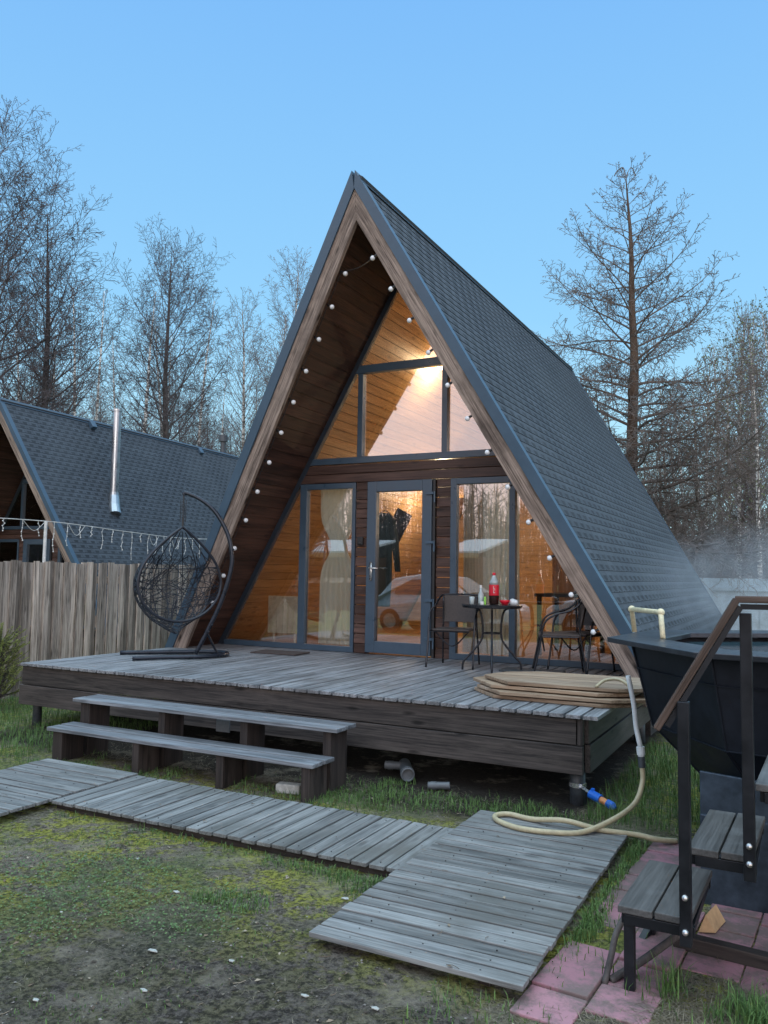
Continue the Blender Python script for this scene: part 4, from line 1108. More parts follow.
def build_tree(kind, h, seed):
    rg = random.Random(seed); tk = MB(); cr = MB(); lv = None
    r0 = {'alder': .014, 'birch': .0085, 'larch': .0175, 'pole': .009}[kind]*h
    n = 16; p = V((0, 0, 0)); d = V((0, 0, 1)); pts = [p]; rs = [r0*1.25]
    lean = V((rg.uniform(-1, 1), rg.uniform(-1, 1), 0))*.02
    for i in range(n):
        w = {'alder': .035, 'birch': .03, 'larch': .05, 'pole': .02}[kind]
        d = unit(d+V((rg.uniform(-w, w), rg.uniform(-w, w), .12))+lean*.5); p = p+d*(h/n); pts.append(p)
        rs.append(max(.012, r0*(1-(i+1)/n)**.8 + .006))
    tk.tube(smooth_path(pts, 2), [rs[min(n, i//2)] if i % 2 == 0 else (rs[min(n, i//2)]+rs[min(n, i//2+1)])/2 for i in range(2*n+1)], 10, .5)
    def at(t):
        i = min(n-1, int(t*n)); return pts[i].lerp(pts[i+1], t*n-i)
    if kind == 'alder':
        Q = {0: dict(n=7, j=.10, up=.09, s=5, c=12, L0=2.5, t0=.2, fw=.5, lr=.48), 1: dict(n=5, j=.16, up=.06, s=3, c=7, L0=1.0, t0=.15, fw=.5, lr=.5), 2: dict(n=4, j=.2, up=.05, s=3, c=4, L0=.5, t0=.2, fw=.5, lr=.6), 3: dict(n=2, j=.3, up=.05, s=3), 'lv': 4, 'rmin': .0055}
        nb, t0, ang0, ang1 = 54, .24, 74, 36; prof = lambda t: .27*math.sqrt(max(.04, 1-((t-.42)/.62)**2))
    elif kind == 'birch':
        Q = {0: dict(n=7, j=.07, up=.06, s=4, c=9, L0=2.0, t0=.2, fw=.62, lr=.42), 1: dict(n=5, j=.12, up=.03, s=3, c=7, L0=.9, t0=.1, fw=.55, lr=.5), 2: dict(n=4, j=.15, up=-.10, s=3, c=3, L0=.5, t0=.1, fw=.6, lr=.6), 3: dict(n=2, j=.2, up=-.1, s=3), 'lv': 4, 'rmin': .005}
        nb, t0, ang0, ang1 = 66, .24, 56, 24; prof = lambda t: .20*math.sqrt(max(.05, 1-((t-.45)/.60)**2))
    elif kind == 'pole':
        Q = {0: dict(n=5, j=.08, up=.05, s=3, c=7, L0=1.5, t0=.15, fw=.6, lr=.45), 1: dict(n=4, j=.14, up=.02, s=3, c=5, L0=.7, t0=.1, fw=.55, lr=.5), 2: dict(n=3, j=.15, up=-.05, s=3), 'lv': 3, 'rmin': .006}
        nb, t0, ang0, ang1 = 40, .30, 55, 25; prof = lambda t: (.15*(1-t)**.8+.035)
    else:
        Q = {0: dict(n=10, j=.08, up=.10, down=-.03, turn=.45, s=5, c=17, L0=2.6, t0=.12, fw=.5, lr=.36, flat=.55), 1: dict(n=5, j=.17, up=.04, s=3, c=9, L0=.8, t0=.1, fw=.45, lr=.45), 2: dict(n=3, j=.2, up=-.08, s=3, c=3, L0=.4, t0=.2, fw=.6, lr=.6), 3: dict(n=2, j=.2, up=-.1, s=3), 'lv': 4, 'rmin': .0058}
        nb, t0, ang0, ang1 = 84, .16, 92, 48; prof = lambda t: (.40*(1-t)**.8+.05)
    for k in range(nb):
        t = t0+(1-t0)*((k+.5)/nb)**.9; t = min(.985, t)
        az = k*2.399+rg.uniform(-.4, .4); an = R_(ang0+(ang1-ang0)*t+rg.uniform(-8, 8))
        d = V((math.sin(an)*math.cos(az), math.sin(an)*math.sin(az), math.cos(an)))
        L = prof(t)*h*rg.uniform(.7, 1.15)
        grow(cr, at(t), d, L, max(.008, r0*.30*(1-t)+.006), 0, Q, rg)
    if kind == 'larch':   # hooked tip
        q = pts[-1]; cr.tube(smooth_path([q, q+V((-.08, 0, .25)), q+V((-.22, .1, .20)), q+V((-.30, .1, .06))]), .016, 4); cr.tube(smooth_path([q, q+V((.15, 0, .25)), q+V((.30, .1, .05))]), .012, 4)
    return tk, cr
def leaves_on(cr, n, size, rg, zmin=0):
    lv = MB(); m = len(cr.v)
    for i in range(n):
        p = cr.v[rg.randrange(m)]
        if p.z < zmin: continue
        p = p+V((rg.uniform(-.05, .05), rg.uniform(-.05, .05), rg.uniform(-.05, .05)))
        a = V((rg.uniform(-1, 1), rg.uniform(-1, 1), rg.uniform(-1, 1))).normalized()*size; b = a.orthogonal().normalized()*size*.6
        lv.quad([p-a, p+b, p+a, p-b])
    return lv
MATS = {'alder': ('bark', 'twig'), 'birch': ('birchbark', 'birchtwig'), 'larch': ('larchbark', 'larchtwig'), 'pole': ('birchbark', 'birchtwig')}
NAMES = {'alder': 'alder_tree', 'birch': 'birch_tree', 'larch': 'larch_tree', 'pole': 'birch_tree'}
TPL = {}
def tree(kind, h, seed, loc, label, group=None, rot=0, tilt=0, leaves=0, bark_=None, sxy=1):
    key = (kind, seed, leaves, bark_)
    loc = V((loc[0], loc[1], GZ))
    if key in TPL:
        o = copy_tree(TPL[key][0]); h0 = TPL[key][1]
    else:
        tk, cr = build_tree(kind, h, seed); h0 = h
        o = thing(NAMES[kind], label, 'tree', (0, 0, 0))
        part('trunk', tk, M[bark_ or MATS[kind][0]], o, smooth=True); part('crown', cr, M[MATS[kind][1]], o)
        if leaves: part('young_leaves', leaves_on(cr, leaves, .045, random.Random(seed), h*.3), M['bud'], o)
        TPL[key] = (o, h)
    s = h/h0
    o.location = loc; o.scale = (s*sxy, s*sxy, s); o.rotation_euler = (tilt, 0, rot); o['label'] = label
    if group: o['group'] = group
    elif 'group' in o.keys(): del o['group']
    return o
YC, FV = V((4.345, -8.843, .966)), None
def gp(px, t):   # ground point in direction of screen column, t metres away (world position computed once from the survey of the site)
    yaw = -27.34; a = R_(yaw)+math.atan((px-384)/814.3)
    return (YC.x+t*math.sin(a), YC.y+t*math.cos(a))
# heroes on the left
tree('alder', 12.7, 11, gp(40, 27), 'tall bare alder with wide dark crown, leaning over the neighbour roof', rot=1.0, sxy=1.0)
tree('alder', 14.6, 12, gp(-12, 27), 'tallest bare alder cut by the left edge of the view', rot=2.5)
tree('alder', 13.7, 13, gp(168, 31), 'bare oval-crowned alder directly behind the neighbour roof and its stove pipe', rot=.3, sxy=.95)
tree('birch', 12.8, 21, gp(245, 35), 'slim bare birch just left of the main cabin roof', rot=.9, sxy=1.15)
tree('birch', 14.6, 22, gp(276, 33), 'thin-crowned birch rising beside the left slope of the main cabin', rot=2.0, sxy=1.1)
# background row left
place = ['leftmost', 'second', 'third', 'fourth', 'fifth', 'sixth', 'seventh', 'eighth', 'ninth', 'tenth', 'eleventh', 'twelfth', 'thirteenth', 'fourteenth', 'fifteenth', 'sixteenth']
rg = random.Random(5)
for i in range(16):
    px = -10+i*20.5+rg.uniform(-6, 6); t = rg.uniform(38, 48); h = rg.uniform(11.5, 15.5)*t/40*(.92 if px > 200 else 1)
    tree('pole', h, 31+i % 3, gp(px, t), f'thin pale birch, {place[i]} {"" if i == 0 else "from the left "}in the row behind the neighbour cabin', 'birch row behind the neighbour cabin', rot=rg.uniform(0, 6), sxy=rg.uniform(.8, 1.1))
for i in range(9):
    px = 5+i*33+rg.uniform(-10, 10); t = rg.uniform(52, 60)
    tree('alder', rg.uniform(12, 15), 13, gp(px, t), f'far dark bare tree, {place[i]} {"" if i == 0 else "from the left "}behind the birch row', 'far bare trees at the left', rot=rg.uniform(0, 6), sxy=.8)
# right side
tree('larch', 12.9, 41, gp(634, 23), 'large bare larch with hooked top and long drooping branches behind the roof', rot=.4)
RT = [('birch', 10.4, 30, 762, 'white-stemmed birch with first green leaves at the right edge', 1300, 1), ('birch', 10.0, 31, 738, 'white-stemmed birch with leaning trunk, left of the one at the right edge', 1300, 1)]
for (k, h, t, px, lab, lf, s) in RT: tree(k, h, 51, gp(px, t), lab, rot=px*.1, leaves=lf)
for i in range(15):
    px = 646+i*10.5+rg.uniform(-4, 4); t = rg.uniform(32, 46); h = (7.2+4.2*min(1, max(0, (px-640)/110)))*t/34*rg.uniform(.9, 1.08)
    if i % 3 == 0: tree('birch', h, 51, gp(px, t), f'budding birch, {place[i]} {"" if i == 0 else "from the left "}in the wood right of the cabin', 'birches in the wood at the right', rot=rg.uniform(0, 6), leaves=1300)
    else: tree('pole', h, 31+i % 3, gp(px, t), f'thin pale birch, {place[i]} {"" if i == 0 else "from the left "}in the wood right of the cabin', 'birches in the wood at the right', rot=rg.uniform(0, 6))
for i in range(5):
    px = 660+i*25; t = rg.uniform(28, 33)
    tree('larch', rg.uniform(5.0, 7.0), 42, gp(px, t), f'small brown larch, {place[i]} {"" if i == 0 else "from the left "}in the thicket behind the hot tub', 'small larches in the thicket', rot=rg.uniform(0, 6), sxy=.9)
# reflected side: tree line and shed and cars behind the camera
for i in range(20):
    x = -42+i*3.4+rg.uniform(-1, 1); y = -40+rg.uniform(-5, 5)
    o = tree('pole', rg.uniform(7, 10.5), 31+i % 3, (x, y), 'thin bare birch in the tree line reflected in the cabin windows', 'tree line behind the viewer', rot=rg.uniform(0, 6), sxy=1.6)

# far-off wood closing the horizon : many thin stems and brush, uncountable
mb = MB(); rg = random.Random(77)
for i in range(2600):
    a = R_(rg.uniform(-66, 14)); t = rg.uniform(62, 90); x = YC.x+t*math.sin(a); y = YC.y+t*math.cos(a); h = rg.uniform(2.5, 7.5)*(1.2 if rg.random() < .2 else .8)
    p = V((x, y, GZ)); q = p+V((rg.uniform(-.6, .6), rg.uniform(-.6, .6), h)); mb.tube([p, p.lerp(q, .5)+V((rg.uniform(-.1, .1), 0, 0)), q], [.07, .05, .02], 3, None, False)
    for k in range(7):
        s = p.lerp(q, rg.uniform(.25, .98)); e = s+V((rg.uniform(-1.1, 1.1), rg.uniform(-1, 1), rg.uniform(.1, 1.1))); mb.tube([s, e], [.03, .012], 3, None, False)
for i in range(2400):
    a = R_(rg.uniform(150, 262)); t = rg.uniform(34, 50); x = YC.x+t*math.sin(a); y = YC.y+t*math.cos(a); h = rg.uniform(4, 8.5)
    p = V((x, y, GZ)); q = p+V((rg.uniform(-.6, .6), rg.uniform(-.6, .6), h)); mb.tube([p, p.lerp(q, .5)+V((rg.uniform(-.1, .1), 0, 0)), q], [.07, .05, .02], 3, None, False)
    for k in range(9):
        s = p.lerp(q, rg.uniform(.25, .98)); e = s+V((rg.uniform(-1.1, 1.1), rg.uniform(-1, 1), rg.uniform(.1, 1.1))); mb.tube([s, e], [.03, .012], 3, None, False)
single('distant_wood', mb, M['birchtwig'], 'far-off mass of bare stems closing the horizon', 'wood', (0, 60, GZ), kind='stuff')
# brush thicket behind the tub
mb = MB()
for i in range(1800):
    a = R_(-27.34)+math.atan((rg.uniform(650, 800)-384)/814.3); t = rg.uniform(27, 38)
    p = V((YC.x+t*math.sin(a), YC.y+t*math.cos(a), GZ+rg.uniform(0, 3.6))); e = p+V((rg.uniform(-.8, .8), rg.uniform(-.8, .8), rg.uniform(-.3, .9)))
    mb.tube([p, p.lerp(e, .5)+V((rg.uniform(-.1, .1), 0, rg.uniform(-.1, .1))), e], [.012, .009, .006], 3, None, False)
single('brush_thicket', mb, M['larchtwig'], 'tangled brown brushwood between the trunks behind the hot tub', 'brushwood', (4, 18, GZ), kind='stuff')

# evergreen shrub at left of the deck
sh = thing('juniper_shrub', 'yellow green evergreen shrub at the left end of the deck', 'shrub', (-3.9, -2.55, GZ))
SC = V((-3.86, -2.5, GZ)); st_ = MB(); nd = MB(); rg = random.Random(3)
for k in range(190):
    az = rg.uniform(0, 6.283); el = rg.uniform(-.1, 1.3); L = rg.uniform(.22, .42)
    p0 = SC+V((0, 0, rg.uniform(.1, .75))); d = V((math.cos(az)*math.cos(el), math.sin(az)*math.cos(el), math.sin(el)*.8)); L *= (1.15-.5*(p0.z-GZ))
    pts = [p0, p0+d*L*.5+V((0, 0, .02)), p0+d*L+V((0, 0, .07))]; st_.tube(pts, [.006, .004, .002], 4)
    for j in range(75):
        t = rg.uniform(.25, 1)**.8; q = p0+d*L*t+V((0, 0, .07*t*t)); a = unit(d*.5+V((rg.uniform(-1, 1), rg.uniform(-1, 1), rg.uniform(-1, 1))))*rg.uniform(.02, .04)
        b = a.cross(V((rg.uniform(-1, 1), rg.uniform(-1, 1), rg.uniform(-1, 1)))).normalized()*.006; nd.quad([q-b, q+a*.5+b*.8, q+a, q+b], min(1, max(0, .15+t*.6+rg.uniform(-.3, .3))))
for z in range(1): st_.tube([SC, SC+V((.03, 0, .5)), SC+V((0, .03, .95))], [.02, .014, .005], 6)
part('stems', st_, M['bark'], sh); part('foliage', nd, M['needle'], sh)

# =================================================================== GRASS AND LITTER
def blades(zones, name, mat, label, cat, hmin, hmax, wd, lay=0):
    mb = MB(); rg = random.Random(hash(name) % 1000 if False else len(name)*7)
    for (n, fn, hs) in zones:
        k = 0
        while k < n:
            x, y = fn(rg)
            if blocked(x, y): k += 1; continue
            k += 1
            z = gh(x, y); h = rg.uniform(hmin, hmax)*hs; a = rg.uniform(0, 6.283)
            dr = V((math.cos(a), math.sin(a), 0)); ln = rg.uniform(.1, .8)+lay; wv = V((-dr.y, dr.x, 0))*wd*rg.uniform(.6, 1.3)
            p = V((x, y, z-.005)); m = p+dr*h*ln*.35+V((0, 0, h*.6/(1+lay))); e = p+dr*h*ln+V((0, 0, h*(1-.3*ln if not lay else .12)))
            r = rg.random(); b = len(mb.v); mb.v += [p-wv, p+wv, m+wv*.7, m-wv*.7, e]
            mb.face([b, b+1, b+2, b+3], [V((0,0,0))]*4, r); mb.face([b+3, b+2, b+4], [V((0,0,0))]*3, r)
    return single(name, mb, mat, label, cat, (0, 0, 0), kind='stuff')
def blocked(x, y):
    if -1.22 < x < -.2 and y < -4.02: return rngb.random() > .03
    if -.22 < x < 2.42 and -4.87 < y < -4.05: return rngb.random() > .03
    if 2.38 < x < 3.38 and -5.73 < y < -3.6: return rngb.random() > .02
    if inpoly(x, y, zone) and rngb.random() > .12: return True
    return False
rngb = random.Random(4)
def rect(x0, x1, y0, y1): return lambda r: (r.uniform(x0, x1), r.uniform(y0, y1))
def clump(cx, cy, s): return lambda r: (r.gauss(cx, s), r.gauss(cy, s))
def noisy(x0, x1, y0, y1, sc_=1.2, th=.05, off=0):
    def f(r):
        for _ in range(40):
            x, y = r.uniform(x0, x1), r.uniform(y0, y1)
            if noise.noise(V((x*sc_, y*sc_, off))) > th+r.uniform(-.15, .15): return x, y
        return x, y
    return f
gz = [(9000, rect(-4.4, -1.6, -4.0, -1.6), 1.5), (5000, noisy(-5, -1.25, -6.5, -3.9, 1.2, 0), .9), (500, rect(-1.6, .9, -4.05, -3.95), .8), (1500, noisy(-1.4, 1.35, -4.05, -3.5, 3, .05), .8),
      (2600, noisy(1.4, 3.1, -3.75, -3.0, 2.5, -.05), .9), (9000, rect(3.0, 5.2, -3.3, -.5), 2.2), (1600, rect(3.36, 3.47, -5.6, -3.6), 1.0), (900, rect(2.45, 3.4, -3.62, -3.5), .9),
      (450, noisy(-.2, 2.45, -4.95, -4.85, 2, 0), .7), (250, rect(3.0, 3.5, -6.1, -5.7), .8), (260, clump(3.80, -5.35, .05), 2.4), (150, clump(3.72, -5.45, .04), 2.0), (500, clump(4.15, -5.45, .06), 1.5), (400, clump(3.45, -5.25, .1), 1.2), (500, clump(3.4, -4.9, .1), 1.2),
      (1400, noisy(1.6, 2.5, -5.6, -4.9, 2, .0), .7), (500, rect(-.2, 2.4, -4.86, -4.06), .6), (6000, noisy(-2.2, 2.3, -7.8, -4.9, 2.2, .05, 5), .35), (500, clump(4.3, -5.7, .25), 1.1), (1200, clump(1.3, -3.65, .2), .8)]
blades(gz, 'grass', M['grass'], 'short green grass around the deck, boardwalks and stair', 'grass', .02, .08, .0024)
dz = [(9000, noisy(-2.5, 3.4, -7.8, -4.9, 1.6, .0, 9), .55), (3500, rect(-1.3, 1.5, -4.05, -3.3), .8), (2500, rect(-1.4, 2.9, -4.05, -3.0), 1), (3500, clump(3.95, -5.62, .22), 1.2), (1500, rect(2.9, 3.6, -3.6, -3.0), 1), (2500, noisy(-4.5, -1.2, -6, -3.9, 1.3, .0), 1), (1500, clump(4.1, -5.3, .25), 1.2), (1500, rect(3.2, 3.7, -5.9, -5.2), .8)]
blades(dz, 'dry_grass', M['drygrass'], 'dead straw lying over the yard soil', 'dry grass', .02, .075, .0014, 1.6)
# clover patch and moss cushions in the foreground
mb = MB(); rg = random.Random(8)
k = 0
while k < 26000:
    x, y = rg.uniform(-1.2, 2.4), rg.uniform(-7.4, -4.8); k += 1
    f = math.exp(-(((x-1.05)/.75)**2+((y+5.75)/.55)**2))+.55*noise.noise(V((x*1.9, y*1.9, 4)))
    if f < .42+rg.uniform(-.12, .12) or blocked(x, y): continue
    z = gh(x, y)+rg.uniform(.004, .022); a = rg.uniform(0, 6.28); s = rg.uniform(.003, .007)
    n = V((rg.uniform(-.5, .5), rg.uniform(-.5, .5), 1)).normalized(); u = n.orthogonal().normalized(); v_ = n.cross(u); c = V((x, y, z)); r = rg.random()
    mb.quad([c+(u*math.cos(a+t)+v_*math.sin(a+t))*s for t in (0, 1.3, 2.6, 3.9, 5.2)], r)
single('clover', mb, M['clover'], 'patch of low clover in the near lawn', 'ground cover', (0, 0, 0), kind='stuff')
# white wood chips and debris: individuals
spots = [(1.86, -6.1), (2.05, -6.35), (2.2, -6.0), (1.5, -5.55), (2.45, -6.45), (2.62, -6.1), (2.9, -6.05), (2.95, -6.4), (2.28, -5.2), (1.2, -6.0), (1.75, -6.6), (3.15, -6.3), (2.75, -6.6), (1.0, -5.3)]
where = ['middle of the lawn, nearest the clover', 'lawn below the clover patch', 'lawn left of the nearest boardwalk corner', 'lawn under the middle boardwalk', 'bare soil in the lower middle', 'soil just under the near boardwalk edge', 'soil under the near boardwalk, farther right', 'soil at the bottom centre', 'grass in the angle of two boardwalks', 'moss at the left of the lawn', 'lawn near the bottom edge', 'soil near the pink paving', 'soil at the very bottom', 'grass near the left boardwalk']
for (x, y), wt in zip(spots, where):
    mb = MB(); s = rng.uniform(.010, .021); c = V((x, y, gh(x, y)+.004)); a = rng.uniform(0, 3); n = 5
    pts = [c+V((math.cos(a+t*1.257)*s*rng.uniform(.6, 1.2)*1.3, math.sin(a+t*1.257)*s*rng.uniform(.4, .8), rng.uniform(0, .004))) for t in range(n)]
    mb.prism(pts, (0, 0, .004)); single('wood_chip', mb, M['stone'], 'small pale chip on the '+wt, 'chip', c, 'pale chips on the soil')
mb = MB(); rg = random.Random(29)
for k in range(1500):
    x, y = rg.uniform(-1.4, 4.3), rg.uniform(-7.4, -3.2)
    if blocked(x, y) and rg.random() > .1: continue
    onw = 0
    z = gh(x, y)+.004
    if (-.2 < x < 2.42 and -4.86 < y < -4.06) or (2.4 < x < 3.36 and -5.74 < y < -3.6) or (-1.2 < x < -.22 and y < -4.03): z = -.578
    a = rg.uniform(0, 6.28); s = rg.uniform(.006, .017); c = V((x, y, z)); u = V((math.cos(a), math.sin(a), rg.uniform(-.1, .25))); v_ = V((-math.sin(a), math.cos(a), rg.uniform(-.2, .2)))
    if rg.random() < .3: mb.tube([c, c+u*s*2, c+(u+v_*.3)*s*3.5], .0012, 4)
    else: mb.quad([c-u*s, c-u*s*.2+v_*s*.55+V((0, 0, s*.25)), c+u*s, c-v_*s*.5+V((0, 0, s*.15))])
N = NT('dead leaves'); rn = N.attr('rnd').outputs['Fac']; dm = N.set(N.ramp(rn, [(0., (.05, .035, .025)), (.6, (.17, .12, .08)), (1., (.36, .30, .22))]), .9)
single('leaf_litter', mb, dm, 'dead leaves and twigs scattered on the yard and boardwalks', 'leaf litter', (0, 0, 0), kind='stuff')
# soil crumbs and pebbles
mb = MB(); rg = random.Random(18)
for k in range(9000):
    x, y = rg.uniform(-1.0, 4.2), rg.uniform(-7.4, -3.1)
    if blocked(x, y): continue
    s = rg.uniform(.002, .0075); c = V((x, y, gh(x, y)+s*.3)); a = rg.uniform(0, 3)
    P = [c+V((math.cos(a+t*1.57)*s*rg.uniform(.7, 1.3), math.sin(a+t*1.57)*s*rg.uniform(.7, 1.3), 0)) for t in range(4)]; b = len(mb.v); mb.v += P+[c+V((0, 0, s*rg.uniform(.4, .9)))]
    r = rg.random()
    for t in range(4): mb.face([b+t, b+(t+1) % 4, b+4], [V((0,0,0))]*3, r)
N = NT('soil crumbs'); rn = N.attr('rnd').outputs['Fac']; cm = N.set(N.ramp(rn, [(0., (.035, .03, .027)), (.7, (.10, .085, .07)), (1., (.26, .24, .22))]), .9)
single('gravel', mb, cm, 'crumbs of soil and grit scattered over the yard', 'grit', (0, 0, 0), kind='stuff')

# =================================================================== BEHIND THE VIEWER (seen reflected)
def car(loc, yaw, label, mat):
    t = thing('parked_car', label, 'car', (0, 0, GZ))
    prof_ = [(-2.1, .35), (-2.15, .7), (-2.05, .95), (-1.7, 1.05), (-1.35, 1.5), (-.6, 1.62), (.3, 1.58), (1.0, 1.08), (1.9, .92), (2.15, .7), (2.12, .35)]
    mb = MB(); n = len(prof_)
    for s, sc_ in ((-1, 1), (1, 1)):
        for (x, z) in prof_: mb.v.append(V((x, s*(.88 if z < 1.1 else .88-(z-1.05)*.45), GZ+z)))
    for i in range(n):
        j = (i+1) % n; mb.face([i, j, n+j, n+i], [V((0,0,0))]*4, .5)
    mb.face(list(range(n))[::-1], [V((0,0,0))]*n, .5); mb.face([n+i for i in range(n)], [V((0,0,0))]*n, .5)
    part('body', mb, mat, t, bevel=.05)
    mb = MB()
    for s in (-1, 1):
        mb.prism([(-1.25, s*.80, GZ+1.08), (.85, s*.86, GZ+1.08), (.25, s*.665, GZ+1.5), (-1.2, s*.67, GZ+1.46)], (0, s*.012, 0))
    mb.prism([(.98, -.75, GZ+1.12), (.98, .75, GZ+1.12), (.36, .6, GZ+1.55), (.36, -.6, GZ+1.55)], (.02, 0, .012)); mb.prism([(-1.66, -.75, GZ+1.1), (-1.66, .75, GZ+1.1), (-1.38, .6, GZ+1.46), (-1.38, -.6, GZ+1.46)], (-.02, 0, .012))
    part('window', mb, M['carglass'], t)
    for x in (-1.35, 1.35):
        for s in (-1, 1):
            mb = MB(); mb.tube([(x, s*.72, GZ+.33), (x, s*.93, GZ+.33)], .33, 20); w = part('wheel', mb, M['tyre'], t); mb = MB(); mb.tube([(x, s*.935, GZ+.33), (x, s*.945, GZ+.33)], .2, 16); part('rim', mb, M['galv'], w)
    for s in (-1, 1):
        mb = MB(); mb.box((2.10, s*.62, GZ+.72), (.08, .3, .14)); part('headlight', mb, M['bulb'], t)
    t.location = (loc[0], loc[1], GZ); t.rotation_euler.z = yaw
    return t
car((-4.6, -12.5), R_(4), 'white parked car standing behind the viewer, left one reflected in the glass', M['carwhite'])
car((.2, -13.5), R_(172), 'white parked car standing behind the viewer, right one reflected in the glass', M['carwhite'])
for (xa, xb, lab) in ((-16.6, -12.9, 'long low timber shed with pale roof behind the viewer'), (-9.2, -7.3, 'short low timber shed with pale roof behind the viewer')):
    hs_ = thing('garden_shed', lab, 'shed', ((xa+xb)/2, -23, GZ))
    mb = MB(); mb.box(((xa+xb)/2, -24, GZ+1.2), (xb-xa-.6, 3, 2.4)); part('wall', mb, M['clad'], hs_)
    mb = MB(); mb.prism([(xa, -25.8, GZ+3.15), (xb, -25.8, GZ+3.15), (xb, -22.1, GZ+2.5), (xa, -22.1, GZ+2.5)], (0, 0, .1)); part('roof', mb, M['whitepipe'], hs_)
    mb = MB(); mb.box(((xa+xb)/2, -22.07, GZ+2.42), (xb-xa, .04, .2)); part('roof_board', mb, M['pine'], hs_)

# =================================================================== STEAM
N = NT('steam'); N.t.nodes.remove(N.b); pv = N.n('ShaderNodeVolumePrincipled'); pv.inputs['Color'].default_value = (.9, .95, 1, 1); pv.inputs['Anisotropy'].default_value = .2
c = N.coord('Generated'); nz = N.noise(N.map(N.coord(), (1, 1, .8)), 2.6, 4, .6, .8)
g = N.n('ShaderNodeTexGradient', gradient_type='SPHERICAL'); mp = N.n('ShaderNodeMapping'); mp.inputs['Location'].default_value = (-1, -1, -1); mp.inputs['Scale'].default_value = (2, 2, 2); N.l(c, mp.inputs[0]); N.l(mp.outputs[0], g.inputs[0])
dn = N.math('MULTIPLY', N.ramp(nz, [(.42, 0.), (.66, 1.)]), N.ramp(g.outputs['Fac'], [(.0, 0.), (.55, 1.)])); N.l(N.math('MULTIPLY', dn, .8), pv.inputs['Density']); N.l(pv.outputs[0], N.out.inputs['Volume'])
mb = MB()
for c_ in ():
    pass
E_ = V((4.0, -2.7, .98)); ax_ = V((.85, .85, .42))
nseg = 16
for i in range(nseg+1):
    for k in range(nseg):
        ph = math.pi*i/nseg; t_ = 2*math.pi*k/nseg; mb.v.append(E_+V((ax_.x*max(.001, math.sin(ph))*math.cos(t_), ax_.y*max(.001, math.sin(ph))*math.sin(t_), -ax_.z*math.cos(ph))))
for i in range(nseg):
    for k in range(nseg):
        k2 = (k+1) % nseg; mb.face([i*nseg+k, i*nseg+k2, (i+1)*nseg+k2, (i+1)*nseg+k], [V((0,0,0))]*4, 0)
single('steam', mb, N.m, 'thin white steam drifting off the hot tub', 'steam', E_, kind='stuff')

# =================================================================== WORLD, SUN, CAMERA
w = bpy.data.worlds.new('World'); sc.world = w; w.use_nodes = True; nt = w.node_tree; bg = nt.nodes['Background']
sky = nt.nodes.new('ShaderNodeTexSky'); sky.sky_type = 'NISHITA'; sky.sun_disc = False
SUN_EL, SUN_AZ = 8, 158         # sunset behind the viewer; azimuth clockwise from +Y
sky.sun_elevation = R_(SUN_EL); sky.sun_rotation = R_(SUN_AZ); sky.altitude = 100; sky.air_density = 1.0; sky.dust_density = .6; sky.ozone_density = 2.5
def wn(t, **k):
    n_ = nt.nodes.new(t)
    for a_, v_ in k.items(): setattr(n_, a_, v_)
    return n_
def wramp(src, stops):
    r = wn('ShaderNodeValToRGB'); e = r.color_ramp.elements
    while len(e) < len(stops): e.new(.5)
    for q, (p, c) in enumerate(stops): e[q].position = p; e[q].color = (*c, 1)
    nt.links.new(src, r.inputs[0]); return r.outputs[0]
tc = wn('ShaderNodeTexCoord'); sp_ = wn('ShaderNodeSeparateXYZ'); nt.links.new(tc.outputs['Generated'], sp_.inputs[0])
north = wramp(sp_.outputs[2], [(0., (.47, .70, .73)), (.10, (.385, .64, .74)), (.30, (.225, .48, .72)), (.6, (.155, .375, .70)), (1., (.17, .38, .68))])
south = wramp(sp_.outputs[2], [(0., (1., .80, .70)), (.1, (1., .81, .82)), (.35, (.86, .82, .86)), (.7, (.42, .55, .78)), (1., (.17, .38, .68))])
dt = wn('ShaderNodeVectorMath', operation='DOT_PRODUCT'); nt.links.new(tc.outputs['Generated'], dt.inputs[0]); dt.inputs[1].default_value = (math.sin(R_(SUN_AZ)), math.cos(R_(SUN_AZ)), 0)
fac = wramp(dt.outputs['Value'], [(.0, (0, 0, 0)), (.6, (1, 1, 1))])
sc2 = wn('ShaderNodeVectorMath', operation='SCALE'); nt.links.new(south, sc2.inputs[0]); sc2.inputs['Scale'].default_value = 1.5
mx = wn('ShaderNodeMix', data_type='RGBA'); nt.links.new(fac, mx.inputs['Factor']); nt.links.new(north, mx.inputs['A']); nt.links.new(sc2.outputs[0], mx.inputs['B'])
sc1 = wn('ShaderNodeVectorMath', operation='SCALE'); nt.links.new(mx.outputs['Result'], sc1.inputs[0]); sc1.inputs['Scale'].default_value = 11.9
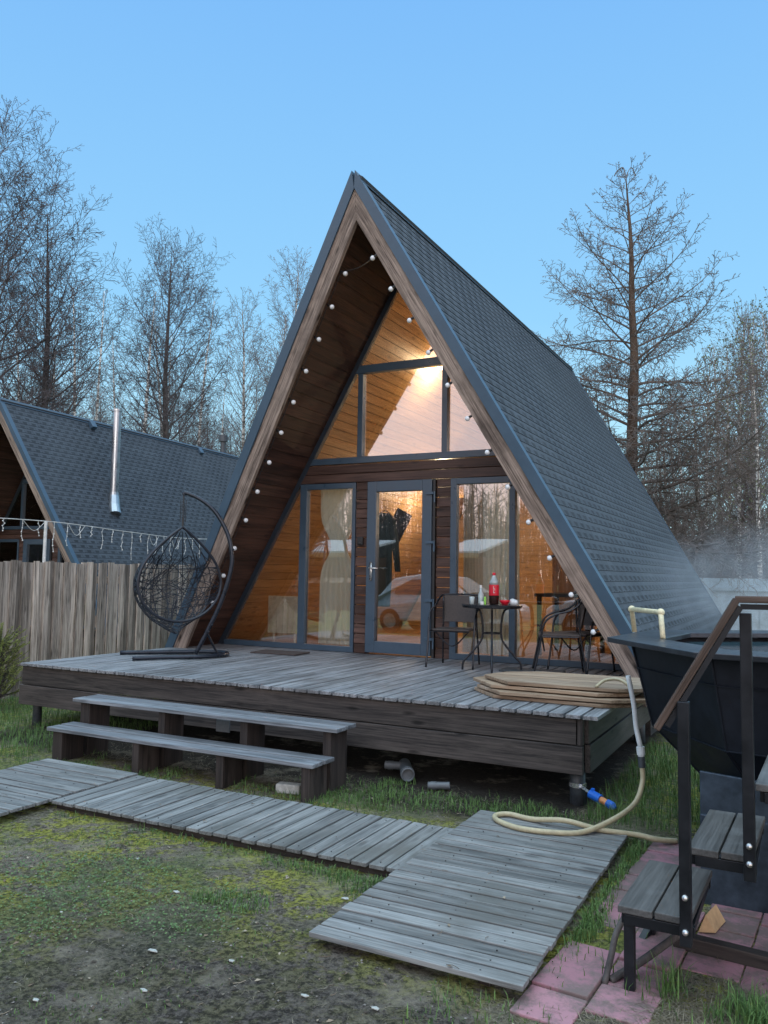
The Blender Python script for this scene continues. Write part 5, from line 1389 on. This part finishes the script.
ad = wn('ShaderNodeVectorMath', operation='ADD'); nt.links.new(sc1.outputs[0], ad.inputs[0])
sn = wn('ShaderNodeVectorMath', operation='SCALE'); nt.links.new(sky.outputs[0], sn.inputs[0]); sn.inputs['Scale'].default_value = .12; nt.links.new(sn.outputs[0], ad.inputs[1])
zen = wramp(sp_.outputs[2], [(.62, (0, 0, 0)), (.95, (1, 1, 1))]); zc = wn('ShaderNodeVectorMath', operation='MULTIPLY'); nt.links.new(zen, zc.inputs[0]); zc.inputs[1].default_value = (16, 19, 18.5)
ad2 = wn('ShaderNodeVectorMath', operation='ADD'); nt.links.new(ad.outputs[0], ad2.inputs[0]); nt.links.new(zc.outputs[0], ad2.inputs[1])
nt.links.new(ad2.outputs[0], bg.inputs[0]); bg.inputs[1].default_value = .10
sd_ = bpy.data.lights.new('sun', 'SUN'); sd_.energy = .5; sd_.angle = R_(25); sd_.color = (1, .93, .86)
so_ = bpy.data.objects.new('sun', sd_); COL.objects.link(so_)
el, az = R_(SUN_EL), R_(SUN_AZ); dirv = V((math.sin(az)*math.cos(el), math.cos(az)*math.cos(el), math.sin(el)))
so_.rotation_euler = dirv.to_track_quat('Z', 'Y').to_euler(); so_.location = (0, -10, 12)
cd = bpy.data.cameras.new('camera'); cam = bpy.data.objects.new('camera', cd); COL.objects.link(cam)
cd.sensor_fit = 'HORIZONTAL'; cd.sensor_width = 36; cd.lens = 36*814.3/768; cd.clip_end = 1000; cd.clip_start = .05
Rv, Uv, Fv = V((.8888, .4581, .0162)).normalized(), V((.0205, -.0752, .997)).normalized(), V((-.4579, .8857, .0762)).normalized()
mw = Matrix((Rv, Uv, -Fv)).transposed().to_4x4(); mw.translation = YC; cam.matrix_world = mw
sc.camera = cam
sc.view_settings.view_transform = 'Standard'; sc.view_settings.look = 'None'; sc.view_settings.exposure = 0.16; sc.view_settings.gamma = 1
sc.cycles.max_bounces = 8; sc.cycles.transparent_max_bounces = 16; sc.cycles.use_denoising = True
sc.cycles.sample_clamp_indirect = 6
